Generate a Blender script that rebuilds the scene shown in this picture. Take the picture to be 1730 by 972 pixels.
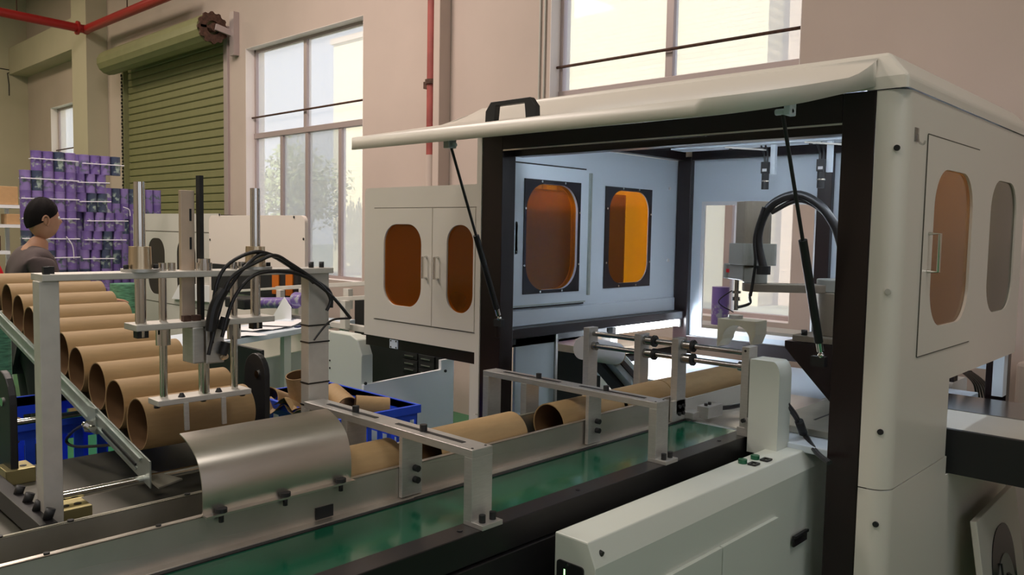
import bpy, bmesh, math, random
from mathutils import Vector, Matrix
from mathutils.geometry import tessellate_polygon
random.seed(7)
for o in list(bpy.data.objects): bpy.data.objects.remove(o)
C = bpy.context.scene.collection
sc = bpy.context.scene

# ------------------------------------------------------------------ camera
YAW, PITCH, ROLL, FPX = 0.76049284, 0.07003868, -0.01836985, 1362.25
fw = Vector((math.cos(YAW)*math.cos(PITCH), math.sin(YAW)*math.cos(PITCH), -math.sin(PITCH)))
r0 = Vector((math.sin(YAW), -math.cos(YAW), 0)); d0 = fw.cross(r0)
rt = r0*math.cos(ROLL) + d0*math.sin(ROLL); dn = -r0*math.sin(ROLL) + d0*math.cos(ROLL)
EYE = Vector((0, 0, 1.6))
cam = bpy.data.cameras.new('camera'); co = bpy.data.objects.new('camera', cam); C.objects.link(co)
cam.sensor_width = 36; cam.lens = FPX/1730*36; cam.clip_start = 0.05; cam.clip_end = 300
M3 = Matrix((rt, -dn, -fw)).transposed()
co.matrix_world = Matrix.Translation(EYE) @ M3.to_4x4()
sc.camera = co

def P(px, py, ax, v):
    """survey helper: the point where the sight line of a photo pixel meets a known plane"""
    q = rt*((px-865)/FPX) + dn*((py-486)/FPX) + fw
    i = 'xyz'.index(ax); t = (v-EYE[i])/q[i]
    return EYE + q*t

# ------------------------------------------------------------------ light
w = bpy.data.worlds.new('world'); sc.world = w; w.use_nodes = True
nt = w.node_tree; bg = nt.nodes['Background']
geo = nt.nodes.new('ShaderNodeTexCoord'); sep = nt.nodes.new('ShaderNodeSeparateXYZ'); rmp = nt.nodes.new('ShaderNodeValToRGB')
nt.links.new(geo.outputs['Generated'], sep.inputs[0]); nt.links.new(sep.outputs['Z'], rmp.inputs[0]); nt.links.new(rmp.outputs[0], bg.inputs[0])
rmp.color_ramp.elements[0].position = 0.0; rmp.color_ramp.elements[0].color = (0.86, 0.88, 0.95, 1)
rmp.color_ramp.elements[1].position = 0.6; rmp.color_ramp.elements[1].color = (0.50, 0.62, 0.90, 1)
bg.inputs[1].default_value = 1.5
sun = bpy.data.lights.new('sun', 'SUN'); sun.energy = 9.0; sun.angle = 0.02; sun.color = (1, 0.93, 0.80)
so = bpy.data.objects.new('sun', sun); C.objects.link(so)
so.rotation_euler = Vector((0.72, -0.12, -0.68)).to_track_quat('-Z', 'Y').to_euler()
sc.view_settings.view_transform = 'Standard'; sc.view_settings.look = 'None'
sc.view_settings.gamma = 1.0; sc.view_settings.use_curve_mapping = False
sc.view_settings.exposure = 0.0
FILL_LAMPS = [  # made-up ceiling fill lamps, out of view: x, y, power, colour
    (-1.5, 1.0, 27, (1, 0.93, 0.86)), (-1.5, 5.0, 54, (1, 0.88, 0.80)), (1.8, 6.0, 84, (1, 0.84, 0.76)),
    (1.8, 9.5, 24, (1, 0.90, 0.76)), (-1.5, 9.5, 30, (1, 0.90, 0.76)), (1.2, 13.6, 52, (1, 0.84, 0.60)),
    (-1.5, -2.5, 14, (1, 0.95, 0.88)), (2.0, -1.3, 19, (1, 0.93, 0.86))]

# ------------------------------------------------------------------ materials
def mat(name, col, rough=0.5, metal=0.0, spec=0.5, noise=0.0, nscale=30.0, bump=0.0, bscale=60.0, stretch=(1,1,1), coat=0.0, rvar=0.0, emit=None, estr=0.0):
    m = bpy.data.materials.new(name); m.use_nodes = True
    n = m.node_tree; b = n.nodes['Principled BSDF']
    b.inputs['Base Color'].default_value = (*col, 1); b.inputs['Roughness'].default_value = rough
    b.inputs['Metallic'].default_value = metal; b.inputs['Specular IOR Level'].default_value = spec
    b.inputs['Coat Weight'].default_value = coat; b.inputs['Coat Roughness'].default_value = 0.08
    if emit: b.inputs['Emission Color'].default_value = (*emit, 1); b.inputs['Emission Strength'].default_value = estr
    if noise or bump or rvar:
        tc = n.nodes.new('ShaderNodeTexCoord'); mp = n.nodes.new('ShaderNodeMapping'); mp.inputs['Scale'].default_value = stretch
        n.links.new(tc.outputs['Object'], mp.inputs[0])
    if noise or rvar:
        t = n.nodes.new('ShaderNodeTexNoise'); t.inputs['Scale'].default_value = nscale; t.inputs['Detail'].default_value = 4
        n.links.new(mp.outputs[0], t.inputs['Vector'])
    if noise:
        r = n.nodes.new('ShaderNodeValToRGB'); n.links.new(t.outputs[0], r.inputs[0])
        r.color_ramp.elements[0].position = 0.3; r.color_ramp.elements[1].position = 0.7
        r.color_ramp.elements[0].color = (*[c*(1-noise) for c in col], 1); r.color_ramp.elements[1].color = (*[min(1, c*(1+noise)) for c in col], 1)
        n.links.new(r.outputs[0], b.inputs['Base Color'])
    if rvar:
        mr = n.nodes.new('ShaderNodeMapRange'); mr.inputs[3].default_value = max(0.02, rough-rvar); mr.inputs[4].default_value = rough+rvar
        n.links.new(t.outputs[0], mr.inputs[0]); n.links.new(mr.outputs[0], b.inputs['Roughness'])
    if bump:
        t2 = n.nodes.new('ShaderNodeTexNoise'); t2.inputs['Scale'].default_value = bscale; t2.inputs['Detail'].default_value = 3
        n.links.new(mp.outputs[0], t2.inputs['Vector'])
        bp = n.nodes.new('ShaderNodeBump'); bp.inputs['Strength'].default_value = bump; bp.inputs['Distance'].default_value = 0.002
        n.links.new(t2.outputs[0], bp.inputs['Height']); n.links.new(bp.outputs[0], b.inputs['Normal'])
    return m

M = {}
M['wall'] = mat('wall_paint', (0.56, 0.455, 0.40), 0.85, noise=0.05, nscale=1.2)
M['wall_far'] = mat('wall_paint_far', (0.52, 0.46, 0.34), 0.85, noise=0.05, nscale=1.2)
M['floor'] = mat('green_epoxy', (0.02, 0.17, 0.07), 0.25, noise=0.12, nscale=2.0)
M['ceiling'] = mat('ceiling_sheet', (0.55, 0.53, 0.48), 0.8, noise=0.04, nscale=2)
M['white'] = mat('white_powder_coat', (0.73, 0.68, 0.60), 0.38, bump=0.05, bscale=400)
M['whitegreen'] = mat('pale_grey_green_coat', (0.62, 0.65, 0.59), 0.38, bump=0.05, bscale=400)
M['inner'] = mat('inner_panel_coat', (0.68, 0.76, 0.84), 0.35, bump=0.04, bscale=400)
M['black'] = mat('black_frame_coat', (0.014, 0.007, 0.007), 0.30, spec=0.45)  # black coat; its faint red stands in for warm reflections
M['beam'] = mat('black_beam_coat', (0.011, 0.010, 0.011), 0.33)
M['guideplate'] = mat('satin_guide_plate', (0.60, 0.55, 0.49), 0.36, metal=0.85, noise=0.06, nscale=9, rvar=0.06)
M['blackmat'] = mat('black_plastic', (0.012, 0.012, 0.013), 0.5)
M['rubber'] = mat('black_rubber', (0.010, 0.009, 0.010), 0.38)
M['alu'] = mat('anodised_aluminium', (0.60, 0.58, 0.55), 0.42, metal=0.75, noise=0.06, nscale=40, stretch=(1, 1, 8), rvar=0.06)
M['aluflat'] = mat('satin_aluminium', (0.62, 0.59, 0.54), 0.5, metal=0.5, noise=0.05, nscale=30)
M['steel'] = mat('brushed_steel_sheet', (0.74, 0.69, 0.63), 0.31, metal=1.0, noise=0.06, nscale=9, bump=0.05, bscale=50, stretch=(0.5, 3, 3), rvar=0.07)
M['steeldull'] = mat('dull_steel_plate', (0.40, 0.385, 0.32), 0.42, metal=0.8, noise=0.16, nscale=7, rvar=0.08)
M['galv'] = mat('galvanised_rail', (0.42, 0.47, 0.44), 0.42, metal=0.7, noise=0.10, nscale=25, rvar=0.06)
M['chrome'] = mat('polished_rod', (0.72, 0.70, 0.66), 0.13, metal=1.0)
M['rodsteel'] = mat('roller_rod_steel', (0.35, 0.34, 0.33), 0.22, metal=1.0)
M['brass'] = mat('brass_block', (0.46, 0.40, 0.20), 0.38, metal=0.85)
M['bronze'] = mat('bronze_bush', (0.70, 0.56, 0.38), 0.3, metal=0.9)
M['hydro'] = mat('warm_reflecting_bar', (0.72, 0.57, 0.44), 0.38, metal=0.6, noise=0.12, nscale=12)
M['belt'] = mat('green_conveyor_belt', (0.005, 0.082, 0.043), 0.16, noise=0.2, nscale=5, coat=0.25, rvar=0.05)
M['blackbelt'] = mat('black_trough_belt', (0.02, 0.02, 0.02), 0.55)
M['deck'] = mat('dark_deck_plate', (0.10, 0.095, 0.075), 0.45, metal=0.3, noise=0.1, nscale=6)
M['card'] = mat('kraft_cardboard', (0.38, 0.245, 0.112), 0.7, noise=0.06, nscale=18, stretch=(1, 5, 5), bump=0.08, bscale=90)
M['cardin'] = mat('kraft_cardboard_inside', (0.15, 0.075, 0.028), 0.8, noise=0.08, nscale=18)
M['carton'] = mat('carton_box', (0.50, 0.30, 0.14), 0.75, noise=0.05)
M['blue'] = mat('blue_crate_plastic', (0.03, 0.10, 0.80), 0.38)
M['shutter'] = mat('olive_shutter_paint', (0.235, 0.225, 0.105), 0.5, noise=0.06, nscale=6)
M['shutdk'] = mat('shutter_joint', (0.09, 0.09, 0.045), 0.7)
M['red'] = mat('red_pipe_paint', (0.42, 0.02, 0.02), 0.35)
M['redrust'] = mat('faded_red_pipe', (0.34, 0.07, 0.06), 0.6, noise=0.3, nscale=4)
M['rust'] = mat('rusty_iron', (0.10, 0.05, 0.035), 0.7, metal=0.4, noise=0.4)
M['frame'] = mat('window_aluminium', (0.46, 0.38, 0.37), 0.45, metal=0.3)
M['skin'] = mat('skin', (0.44, 0.22, 0.13), 0.55)
M['hair'] = mat('black_hair', (0.006, 0.004, 0.004), 0.85, spec=0.2, bump=0.8, bscale=150, stretch=(1, 1, 0.25))
M['shirt'] = mat('dark_brown_shirt', (0.075, 0.052, 0.050), 0.85, bump=0.3, bscale=300)
M['trouser'] = mat('black_trousers', (0.012, 0.012, 0.014), 0.85, bump=0.3, bscale=300)
M['paper'] = mat('white_paper', (0.80, 0.80, 0.82), 0.7)
M['greenpart'] = mat('green_connector_plastic', (0.01, 0.11, 0.05), 0.3)
M['grey'] = mat('robot_grey', (0.26, 0.26, 0.235), 0.4)
M['resin'] = mat('ivory_printed_resin', (0.62, 0.56, 0.40), 0.45)
M['tan'] = mat('tan_bracket', (0.24, 0.205, 0.16), 0.45, metal=0.4)
M['foliage'] = mat('leaf_green', (0.30, 0.36, 0.17), 0.8, noise=0.15, nscale=3)
M['bark'] = mat('bark', (0.15, 0.11, 0.08), 0.9)
M['tinted'] = mat('dark_tinted_acrylic', (0.02, 0.017, 0.02), 0.18, spec=0.3)
M['redplastic'] = mat('red_plastic', (0.6, 0.01, 0.02), 0.4)
M['teal'] = mat('green_wrap', (0.10, 0.25, 0.15), 0.4, noise=0.5, nscale=20, stretch=(1, 1, 6))
M['led'] = mat('led_tube_glow', (0.9, 0.95, 1), 0.4, emit=(0.82, 0.90, 1), estr=34.0)
M['ledbright'] = mat('bright_led_tube_glow', (0.9, 0.95, 1), 0.4, emit=(0.85, 0.92, 1), estr=110.0)
M['reveal'] = mat('white_reveal_plaster', (0.88, 0.80, 0.76), 0.8)  # pale lining; daylight on the window reveals is put into its colour
M['ledgreen'] = mat('green_indicator', (0.1, 0.5, 0.1), 0.4, emit=(0.4, 1, 0.35), estr=2.5)
M['string'] = mat('white_plastic_string', (0.75, 0.72, 0.80), 0.5)

def facade(name, col):
    m = bpy.data.materials.new(name); m.use_nodes = True; n = m.node_tree; b = n.nodes['Principled BSDF']
    tc = n.nodes.new('ShaderNodeTexCoord'); mp = n.nodes.new('ShaderNodeMapping'); mp.inputs['Rotation'].default_value = (0, math.pi/2, math.pi/2)
    br = n.nodes.new('ShaderNodeTexBrick'); br.inputs['Scale'].default_value = 1.0
    br.inputs['Color1'].default_value = (*col, 1); br.inputs['Color2'].default_value = (*[c*0.96 for c in col], 1); br.inputs['Mortar'].default_value = (*[c*0.72 for c in col], 1)
    br.inputs['Brick Width'].default_value = 0.5; br.inputs['Row Height'].default_value = 0.12; br.inputs['Mortar Size'].default_value = 0.008
    n.links.new(tc.outputs['Object'], mp.inputs[0]); n.links.new(mp.outputs[0], br.inputs[0]); n.links.new(br.outputs[0], b.inputs['Base Color'])
    b.inputs['Roughness'].default_value = 0.8
    return m
M['facade'] = facade('cream_tiled_facade', (0.85, 0.76, 0.52)); M['facade2'] = facade('pinkish_tiled_facade', (0.62, 0.50, 0.42))

def glassy(name, tint, gloss=0.06, grough=0.05, haze=None, hazef=0.0):
    m = bpy.data.materials.new(name); m.use_nodes = True; n = m.node_tree; n.nodes.remove(n.nodes['Principled BSDF'])
    out = n.nodes['Material Output']; t = n.nodes.new('ShaderNodeBsdfTransparent'); g = n.nodes.new('ShaderNodeBsdfGlossy'); x = n.nodes.new('ShaderNodeMixShader')
    t.inputs[0].default_value = (*tint, 1); g.inputs['Roughness'].default_value = grough; g.inputs[0].default_value = (1, 1, 1, 1)
    src = t
    if haze:
        d = n.nodes.new('ShaderNodeBsdfTranslucent'); d2 = n.nodes.new('ShaderNodeBsdfDiffuse'); d.inputs[0].default_value = (*haze, 1); d2.inputs[0].default_value = (*haze, 1)
        y0 = n.nodes.new('ShaderNodeMixShader'); y0.inputs[0].default_value = 0.25; n.links.new(d.outputs[0], y0.inputs[1]); n.links.new(d2.outputs[0], y0.inputs[2])
        y = n.nodes.new('ShaderNodeMixShader'); y.inputs[0].default_value = hazef; n.links.new(t.outputs[0], y.inputs[1]); n.links.new(y0.outputs[0], y.inputs[2]); src = y
    fr = n.nodes.new('ShaderNodeLayerWeight'); pw = n.nodes.new('ShaderNodeMath'); pw.operation = 'POWER'; pw.inputs[1].default_value = 5; n.links.new(fr.outputs['Facing'], pw.inputs[0])
    mx = n.nodes.new('ShaderNodeMath'); mx.operation = 'MAXIMUM'; mx.inputs[1].default_value = gloss; n.links.new(pw.outputs[0], mx.inputs[0])
    n.links.new(mx.outputs[0], x.inputs[0]); n.links.new(src.outputs[0], x.inputs[1]); n.links.new(g.outputs[0], x.inputs[2]); n.links.new(x.outputs[0], out.inputs[0])
    return m
M['glass'] = glassy('dusty_window_glass', (0.93, 0.95, 0.96), 0.03, 0.05, (0.95, 0.93, 0.92), 0.42)  # milky haze in the panes stands in for daylight glare outside
M['orange'] = glassy('orange_acrylic', (0.98, 0.62, 0.02), 0.04, 0.12, (0.85, 0.31, 0.010), 0.26)
M['hookclear'] = glassy('clear_plastic_hook', (0.8, 0.8, 0.8), 0.15)

def can_mat(name, base, dark, seed):
    m = bpy.data.materials.new(name); m.use_nodes = True; n = m.node_tree; b = n.nodes['Principled BSDF']; b.inputs['Roughness'].default_value = 0.35
    tc = n.nodes.new('ShaderNodeTexCoord'); mp = n.nodes.new('ShaderNodeMapping'); mp.inputs['Location'].default_value = (seed, seed*2, 0)
    no = n.nodes.new('ShaderNodeTexNoise'); no.inputs['Scale'].default_value = 22; no.inputs['Detail'].default_value = 3
    n.links.new(tc.outputs['Object'], mp.inputs[0]); n.links.new(mp.outputs[0], no.inputs['Vector'])
    sp = n.nodes.new('ShaderNodeSeparateXYZ'); n.links.new(tc.outputs['Object'], sp.inputs[0])
    band = n.nodes.new('ShaderNodeValToRGB'); n.links.new(sp.outputs['Z'], band.inputs[0])
    e = band.color_ramp.elements; e[0].position = 0.0; e[0].color = (0, 0, 0, 1); e[1].position = 0.17; e[1].color = (0, 0, 0, 1)
    k = band.color_ramp.elements.new(0.04); k.color = (1, 1, 1, 1); k2 = band.color_ramp.elements.new(0.10); k2.color = (1, 1, 1, 1); k3 = band.color_ramp.elements.new(0.13); k3.color = (0, 0, 0, 1)
    rr = n.nodes.new('ShaderNodeValToRGB'); rr.color_ramp.elements[0].position = 0.52; rr.color_ramp.elements[1].position = 0.6; n.links.new(no.outputs[0], rr.inputs[0])
    mu = n.nodes.new('ShaderNodeMath'); mu.operation = 'MULTIPLY'; n.links.new(rr.outputs[0], mu.inputs[0]); n.links.new(band.outputs[0], mu.inputs[1])
    mi = n.nodes.new('ShaderNodeMix'); mi.data_type = 'RGBA'; mi.inputs[6].default_value = (*base, 1); mi.inputs[7].default_value = (*dark, 1)
    n.links.new(mu.outputs[0], mi.inputs[0]); n.links.new(mi.outputs[2], b.inputs['Base Color'])
    return m
CANS = [can_mat('purple_can_print', (0.155, 0.10, 0.31), (0.33, 0.35, 0.38), 1), can_mat('violet_can_print', (0.22, 0.155, 0.39), (0.10, 0.13, 0.15), 5),
        can_mat('dark_green_side_of_can_print', (0.045, 0.06, 0.11), (0.30, 0.38, 0.34), 9)]

# ------------------------------------------------------------------ mesh builder
def V(*a): return Vector(a)
class MB:
    def __init__(s): s.v = []; s.f = []; s.sm = []
    def add(s, vs, fs, smooth=False):
        b = len(s.v); s.v += [Vector(v) for v in vs]
        for f in fs: s.f.append([b+i for i in f]); s.sm.append(smooth)
        return s
    def box(s, x0, x1, y0, y1, z0, z1):
        x0, x1 = sorted((x0, x1)); y0, y1 = sorted((y0, y1)); z0, z1 = sorted((z0, z1))
        vs = [(x, y, z) for z in (z0, z1) for y in (y0, y1) for x in (x0, x1)]
        return s.add(vs, [(0, 2, 3, 1), (4, 5, 7, 6), (0, 1, 5, 4), (2, 6, 7, 3), (0, 4, 6, 2), (1, 3, 7, 5)])
    def bar(s, p0, p1, w, h, up=(0, 0, 1)):
        p0 = Vector(p0); p1 = Vector(p1); d = (p1-p0).normalized(); u = Vector(up); a = d.cross(u)
        if a.length < 1e-4: a = d.cross(Vector((1, 0, 0)))
        a.normalize(); u = a.cross(d).normalized(); a *= w/2; u *= h/2
        vs = [p + q for p in (p0, p1) for q in (-a-u, a-u, a+u, -a+u)]
        return s.add(vs, [(0, 3, 2, 1), (4, 5, 6, 7), (0, 1, 5, 4), (1, 2, 6, 5), (2, 3, 7, 6), (3, 0, 4, 7)])
    def cyl(s, p0, p1, r, n=16, r2=None, caps=True):
        p0 = Vector(p0); p1 = Vector(p1); r2 = r if r2 is None else r2
        d = (p1-p0).normalized(); a = d.orthogonal().normalized(); b = d.cross(a)
        vs = [p + (a*math.cos(2*math.pi*k/n) + b*math.sin(2*math.pi*k/n))*q for p, q in ((p0, r), (p1, r2)) for k in range(n)]
        s.add(vs, [(k, (k+1) % n, n+(k+1) % n, n+k) for k in range(n)], True)
        if caps: s.add(vs, [tuple(reversed(range(n))), tuple(range(n, 2*n))])
        return s
    def pipe(s, p0, p1, ro, ri, n=36, rag=0.0):
        """open-ended tube wall, seen from outside and from the mouth"""
        p0 = Vector(p0); p1 = Vector(p1); d = (p1-p0).normalized(); a = d.orthogonal().normalized(); b = d.cross(a)
        vs = []
        for p, q in ((p0, ro), (p1, ro), (p1, ri), (p0, ri)):
            for k in range(n):
                t = 2*math.pi*k/n; vs.append(p + (a*math.cos(t) + b*math.sin(t))*q)
        for L in range(4):
            M_ = (L+1) % 4
            s.add(vs, [(L*n+k, L*n+(k+1) % n, M_*n+(k+1) % n, M_*n+k) for k in range(n)], L in (0, 2))
        return s
    def tube(s, pts, r, n=8, sub=6):
        pts = [Vector(p) for p in pts]
        if len(pts) > 2 and sub > 1:
            q = []
            for i in range(len(pts)-1):
                a = pts[max(i-1, 0)]; b = pts[i]; c = pts[i+1]; d = pts[min(i+2, len(pts)-1)]
                for k in range(sub):
                    t = k/sub; q.append(0.5*((2*b) + (c-a)*t + (2*a-5*b+4*c-d)*t*t + (3*b-a-3*c+d)*t**3))
            q.append(pts[-1]); pts = q
        rings = []; prev = None
        for i, p in enumerate(pts):
            d = (pts[min(i+1, len(pts)-1)] - pts[max(i-1, 0)]).normalized()
            a = d.orthogonal().normalized() if prev is None else (prev - d*prev.dot(d)).normalized()
            prev = a; b = d.cross(a)
            rings += [p + (a*math.cos(2*math.pi*k/n)+b*math.sin(2*math.pi*k/n))*r for k in range(n)]
        N = len(pts)
        s.add(rings, [(i*n+k, i*n+(k+1) % n, (i+1)*n+(k+1) % n, (i+1)*n+k) for i in range(N-1) for k in range(n)], True)
        s.add(rings, [tuple(reversed(range(n))), tuple(range((N-1)*n, N*n))])
        return s
    def prism(s, outer, holes, O, U, W, N, th, smooth_side=False):
        """flat plate: 2D outline with holes, in the plane O + u*U + w*W, extruded by N*th"""
        O, U, W, N = map(Vector, (O, U, W, N)); loops = [outer] + list(holes)
        flat = [p for L in loops for p in L]
        tris = tessellate_polygon([[Vector((p[0], p[1], 0)) for p in L] for L in loops])
        top = [O + U*p[0] + W*p[1] for p in flat]; bot = [q + N*th for q in top]
        n = len(flat)
        s.add(top+bot, [tuple(t) for t in tris] + [tuple(i+n for i in reversed(t)) for t in tris])
        b = 0
        for L in loops:
            m = len(L); s.add(top+bot, [(b+k, b+(k+1) % m, n+b+(k+1) % m, n+b+k) for k in range(m)], smooth_side); b += m
        return s
    def sphere(s, c, r, nu=16, nv=10, sc_=(1, 1, 1)):
        c = Vector(c); vs = [c+Vector((0, 0, r*sc_[2]))]
        for j in range(1, nv):
            t = math.pi*j/nv
            vs += [c + Vector((r*sc_[0]*math.sin(t)*math.cos(2*math.pi*k/nu), r*sc_[1]*math.sin(t)*math.sin(2*math.pi*k/nu), r*sc_[2]*math.cos(t))) for k in range(nu)]
        vs.append(c-Vector((0, 0, r*sc_[2]))); L = len(vs)-1
        fs = [(0, 1+k, 1+(k+1) % nu) for k in range(nu)] + [(L, L-nu+(k+1) % nu, L-nu+k) for k in range(nu)]
        for j in range(nv-2):
            fs += [(1+j*nu+k, 1+(j+1)*nu+k, 1+(j+1)*nu+(k+1) % nu, 1+j*nu+(k+1) % nu) for k in range(nu)]
        return s.add(vs, fs, True)
    def build(s, name, m, parent=None, bevel=0.0, seg=2, origin=None, weld=False):
        if parent is None:
            if origin is None:
                xs = [v.x for v in s.v]; ys = [v.y for v in s.v]; zs = [v.z for v in s.v]
                origin = Vector(((min(xs)+max(xs))/2, (min(ys)+max(ys))/2, min(zs)))
        else:
            origin = ROOT[parent.name]
        me = bpy.data.meshes.new(name); me.from_pydata([v-origin for v in s.v], [], s.f)
        me.polygons.foreach_set('use_smooth', s.sm); me.materials.append(M[m] if isinstance(m, str) else m)
        bm = bmesh.new(); bm.from_mesh(me); bmesh.ops.remove_doubles(bm, verts=bm.verts, dist=1e-5)
        bmesh.ops.recalc_face_normals(bm, faces=bm.faces)
        for e in bm.edges:
            if len(e.link_faces) == 2 and e.calc_face_angle(0) > 0.6: e.smooth = False
        bm.to_mesh(me); bm.free()
        o = bpy.data.objects.new(name, me); C.objects.link(o); o.parent = parent
        if parent is None: o.location = origin
        ROOT[o.name] = Vector(origin)
        if bevel:
            b = o.modifiers.new('bevel', 'BEVEL'); b.width = bevel; b.segments = seg; b.limit_method = 'ANGLE'; b.angle_limit = 0.6
        return o
ROOT = {}
def rrect(u0, u1, v0, v1, r, n=8):
    out = []
    for cx, cy, a0 in ((u1-r, v1-r, 0), (u0+r, v1-r, 90), (u0+r, v0+r, 180), (u1-r, v0+r, 270)):
        for k in range(n+1):
            a = math.radians(a0+90*k/n); out.append((cx+r*math.cos(a), cy+r*math.sin(a)))
    return out
def rect(u0, u1, v0, v1): return [(u0, v0), (u1, v0), (u1, v1), (u0, v1)]
def tag(o, label=None, cat=None, group=None, kind=None):
    if label: o['label'] = label
    if cat: o['category'] = cat
    if group: o['group'] = group
    if kind: o['kind'] = kind
    return o
def thing(name, label, cat, loc, group=None, kind=None):
    o = bpy.data.objects.new(name, None); C.objects.link(o); o.location = loc; o.empty_display_size = 0.1
    ROOT[o.name] = Vector(loc); return tag(o, label, cat, group, kind)
def kids(o): return [c for c in o.children]
def dup(o, loc=None, parent=None, label=None, group=None, rot=None):
    c = o.copy(); C.objects.link(c); c.parent = parent
    if loc is not None: c.location = loc
    if rot is not None: c.rotation_euler = rot
    if label: c['label'] = label
    if group: c['group'] = group
    for k in kids(o): dup(k, parent=c)
    return c
X_, Y_, Z_ = V(1, 0, 0), V(0, 1, 0), V(0, 0, 1)
def box(name, m, x0, x1, y0, y1, z0, z1, parent=None, bevel=0.0): return MB().box(x0, x1, y0, y1, z0, z1).build(name, m, parent, bevel)
def bolt(p, axis, r=0.006, h=0.006, m='blackmat', parent=None, name='bolt'):
    p = Vector(p); a = Vector(axis)
    return MB().cyl(p, p+a*h, r, 12).build(name, m, parent)

# ================================================================== SETTING
XW = 4.75
fl = box('floor', 'floor', -6, XW, -5, 17, -0.1, 0.0); tag(fl, kind='structure')
cl = box('ceiling', 'ceiling', -6, XW+0.24, -5, 17, 6.0, 6.15); tag(cl, kind='structure')
W1 = (6.57, 8.87, 1.06, 3.66); W2 = (2.165, 4.16, 1.06, 3.66); W3 = (14.35, 15.75, 2.2, 3.6); SH = (9.35, 12.45, 0.0, 3.92)
mb = MB().prism([(-5, 0), (SH[0], 0), (SH[0], SH[3]), (SH[1], SH[3]), (SH[1], 0), (17, 0), (17, 6), (-5, 6)],
                [rect(*W1), rect(*W2), rect(*W3)], (XW, 0, 0), Y_, Z_, X_, 0.24)
tag(mb.build('wall_back', 'wall'), kind='structure')
tag(box('wall_left', 'wall_far', -6, XW, 17, 17.2, 0, 6), kind='structure')
tag(MB().prism(rect(-6, XW, 0, 6), [rect(-4.6, -1.6, 1.3, 4.2), rect(-0.6, 2.6, 1.3, 4.2)], (0, -5.2, 0), X_, Z_, Y_, 0.2).build('wall_right', 'wall'), kind='structure')  # openings for the added side windows
tag(box('wall_front', 'wall', -6.2, -6, -5.2, 17.2, 0, 6), kind='structure')
tag(box('wall_pillar', 'wall_far', 4.45, XW, 13.10, 13.72, 0, 6), kind='structure')
tag(box('trim_1', 'wall_far', 4.45, XW, 13.72, 17, 4.28, 4.75), kind='structure')
# lime board along the foot of the back wall at the right
tag(box('trim_2', 'wall', 4.66, XW, -3.0, 0.93, 0, 0.99, bevel=0.02), kind='structure')

def window(n, y0, y1, z0, z1, tr=2.66, rail=2.87, upper=None, lower=None):
    xf, xb = 4.86, 4.92; w_ = 0.035
    r = thing('window_%d' % n, None, None, (xf, (y0+y1)/2, z0), kind='structure')
    f = MB()
    f.box(xf, xb, y0, y1, z1-w_, z1).box(xf, xb, y0, y1, z0, z0+w_).box(xf, xb, y0, y0+w_, z0, z1).box(xf, xb, y1-w_, y1, z0, z1)
    if tr: f.box(xf-0.01, xb, y0, y1, tr-0.03, tr+0.03)
    f.build('window_frame', 'frame', r, 0.003)
    for y in upper: box('mullion', 'frame', xf, xb, y-0.03, y+0.03, (tr+0.03) if tr else z0+w_, z1-w_, r, 0.003)
    for y in lower: box('mullion', 'frame', xf, xb, y-0.028, y+0.028, z0+w_, tr-0.03, r, 0.003)
    if rail: MB().cyl((xf-0.03, y0, rail), (xf-0.03, y1, rail), 0.011, 8).build('guard_bar', 'rust', r)
    for (a_, b_, c_, d_) in ((y0, y0+0.004, z0, z1), (y1-0.004, y1, z0, z1), (y0, y1, z1-0.004, z1), (y0, y1, z0, z0+0.004)):
        MB().box(XW-0.001, xf, a_, b_, c_, d_).build('reveal', 'reveal', r)
    def panes(ys, za, zb):
        ys = [y0+w_] + list(ys) + [y1-w_]
        for a, b in zip(ys[:-1], ys[1:]): MB().box(xf+0.027, xf+0.033, a+0.015, b-0.015, za, zb).build('pane', 'glass', r)
    if tr: panes(upper, tr+0.03, z1-w_); panes(lower, z0+w_, tr-0.03)
    else: panes(upper, z0+w_, z1-w_)
window(1, *W1, upper=[7.78], lower=[8.27, 7.75, 7.12])
window(2, *W2, upper=[3.16], lower=[3.66, 3.16, 2.66])
window(3, *W3, tr=None, rail=2.87, upper=[14.55], lower=[])

for n_, a_, b_ in ((4, -4.6, -1.6), (5, -0.6, 2.6)):  # unseen side windows added for fill light and metal reflections
    r = thing('window_%d' % n_, None, None, ((a_+b_)/2, -5.1, 1.3), kind='structure')
    MB().prism(rect(a_, b_, 1.3, 4.2), [rect(a_+0.04, (a_+b_)/2-0.03, 1.34, 4.16), rect((a_+b_)/2+0.03, b_-0.04, 1.34, 4.16)], (0, -5.12, 0), X_, Z_, Y_, 0.05).build('window_frame', 'frame', r)
    MB().box(a_+0.03, b_-0.03, -5.097, -5.093, 1.33, 4.17).build('pane', 'glass', r)
# roller shutter
sh = thing('roller_shutter', 'olive green roller shutter door with a coiled drum above it', 'shutter', (4.80, 10.9, 0))
slat0 = None; hs = 0.1
mb = MB()
for prof in [[(0, 0), (0.012, 0.012), (0.012, 0.085), (0, 0.094), (-0.004, 0.094), (-0.004, 0)]]:
    mb.prism(prof, [], (4.80, SH[0]+0.02, 0), -X_, Z_, Y_, SH[1]-SH[0]-0.04)
slat0 = mb.build('slat', 'shutter', sh)
for k in range(1, 39):
    s = dup(slat0, loc=(0, 0, k*hs), parent=sh)
box('slat_backing', 'shutdk', 4.806, 4.82, SH[0]+0.02, SH[1]-0.02, 0, SH[3], sh)
MB().box(4.72, 4.80, SH[0]-0.09, SH[0]+0.01, 0, 3.98).build('guide_rail', 'frame', sh, 0.004)
MB().box(4.72, 4.80, SH[1]-0.02, SH[1]+0.05, 0, 3.85).build('guide_rail', 'shutter', sh, 0.004)
mb = MB(); n = 14; ya, yb = 9.22, 12.36; cx, cz, R = 4.5, 3.90, 0.165
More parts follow.
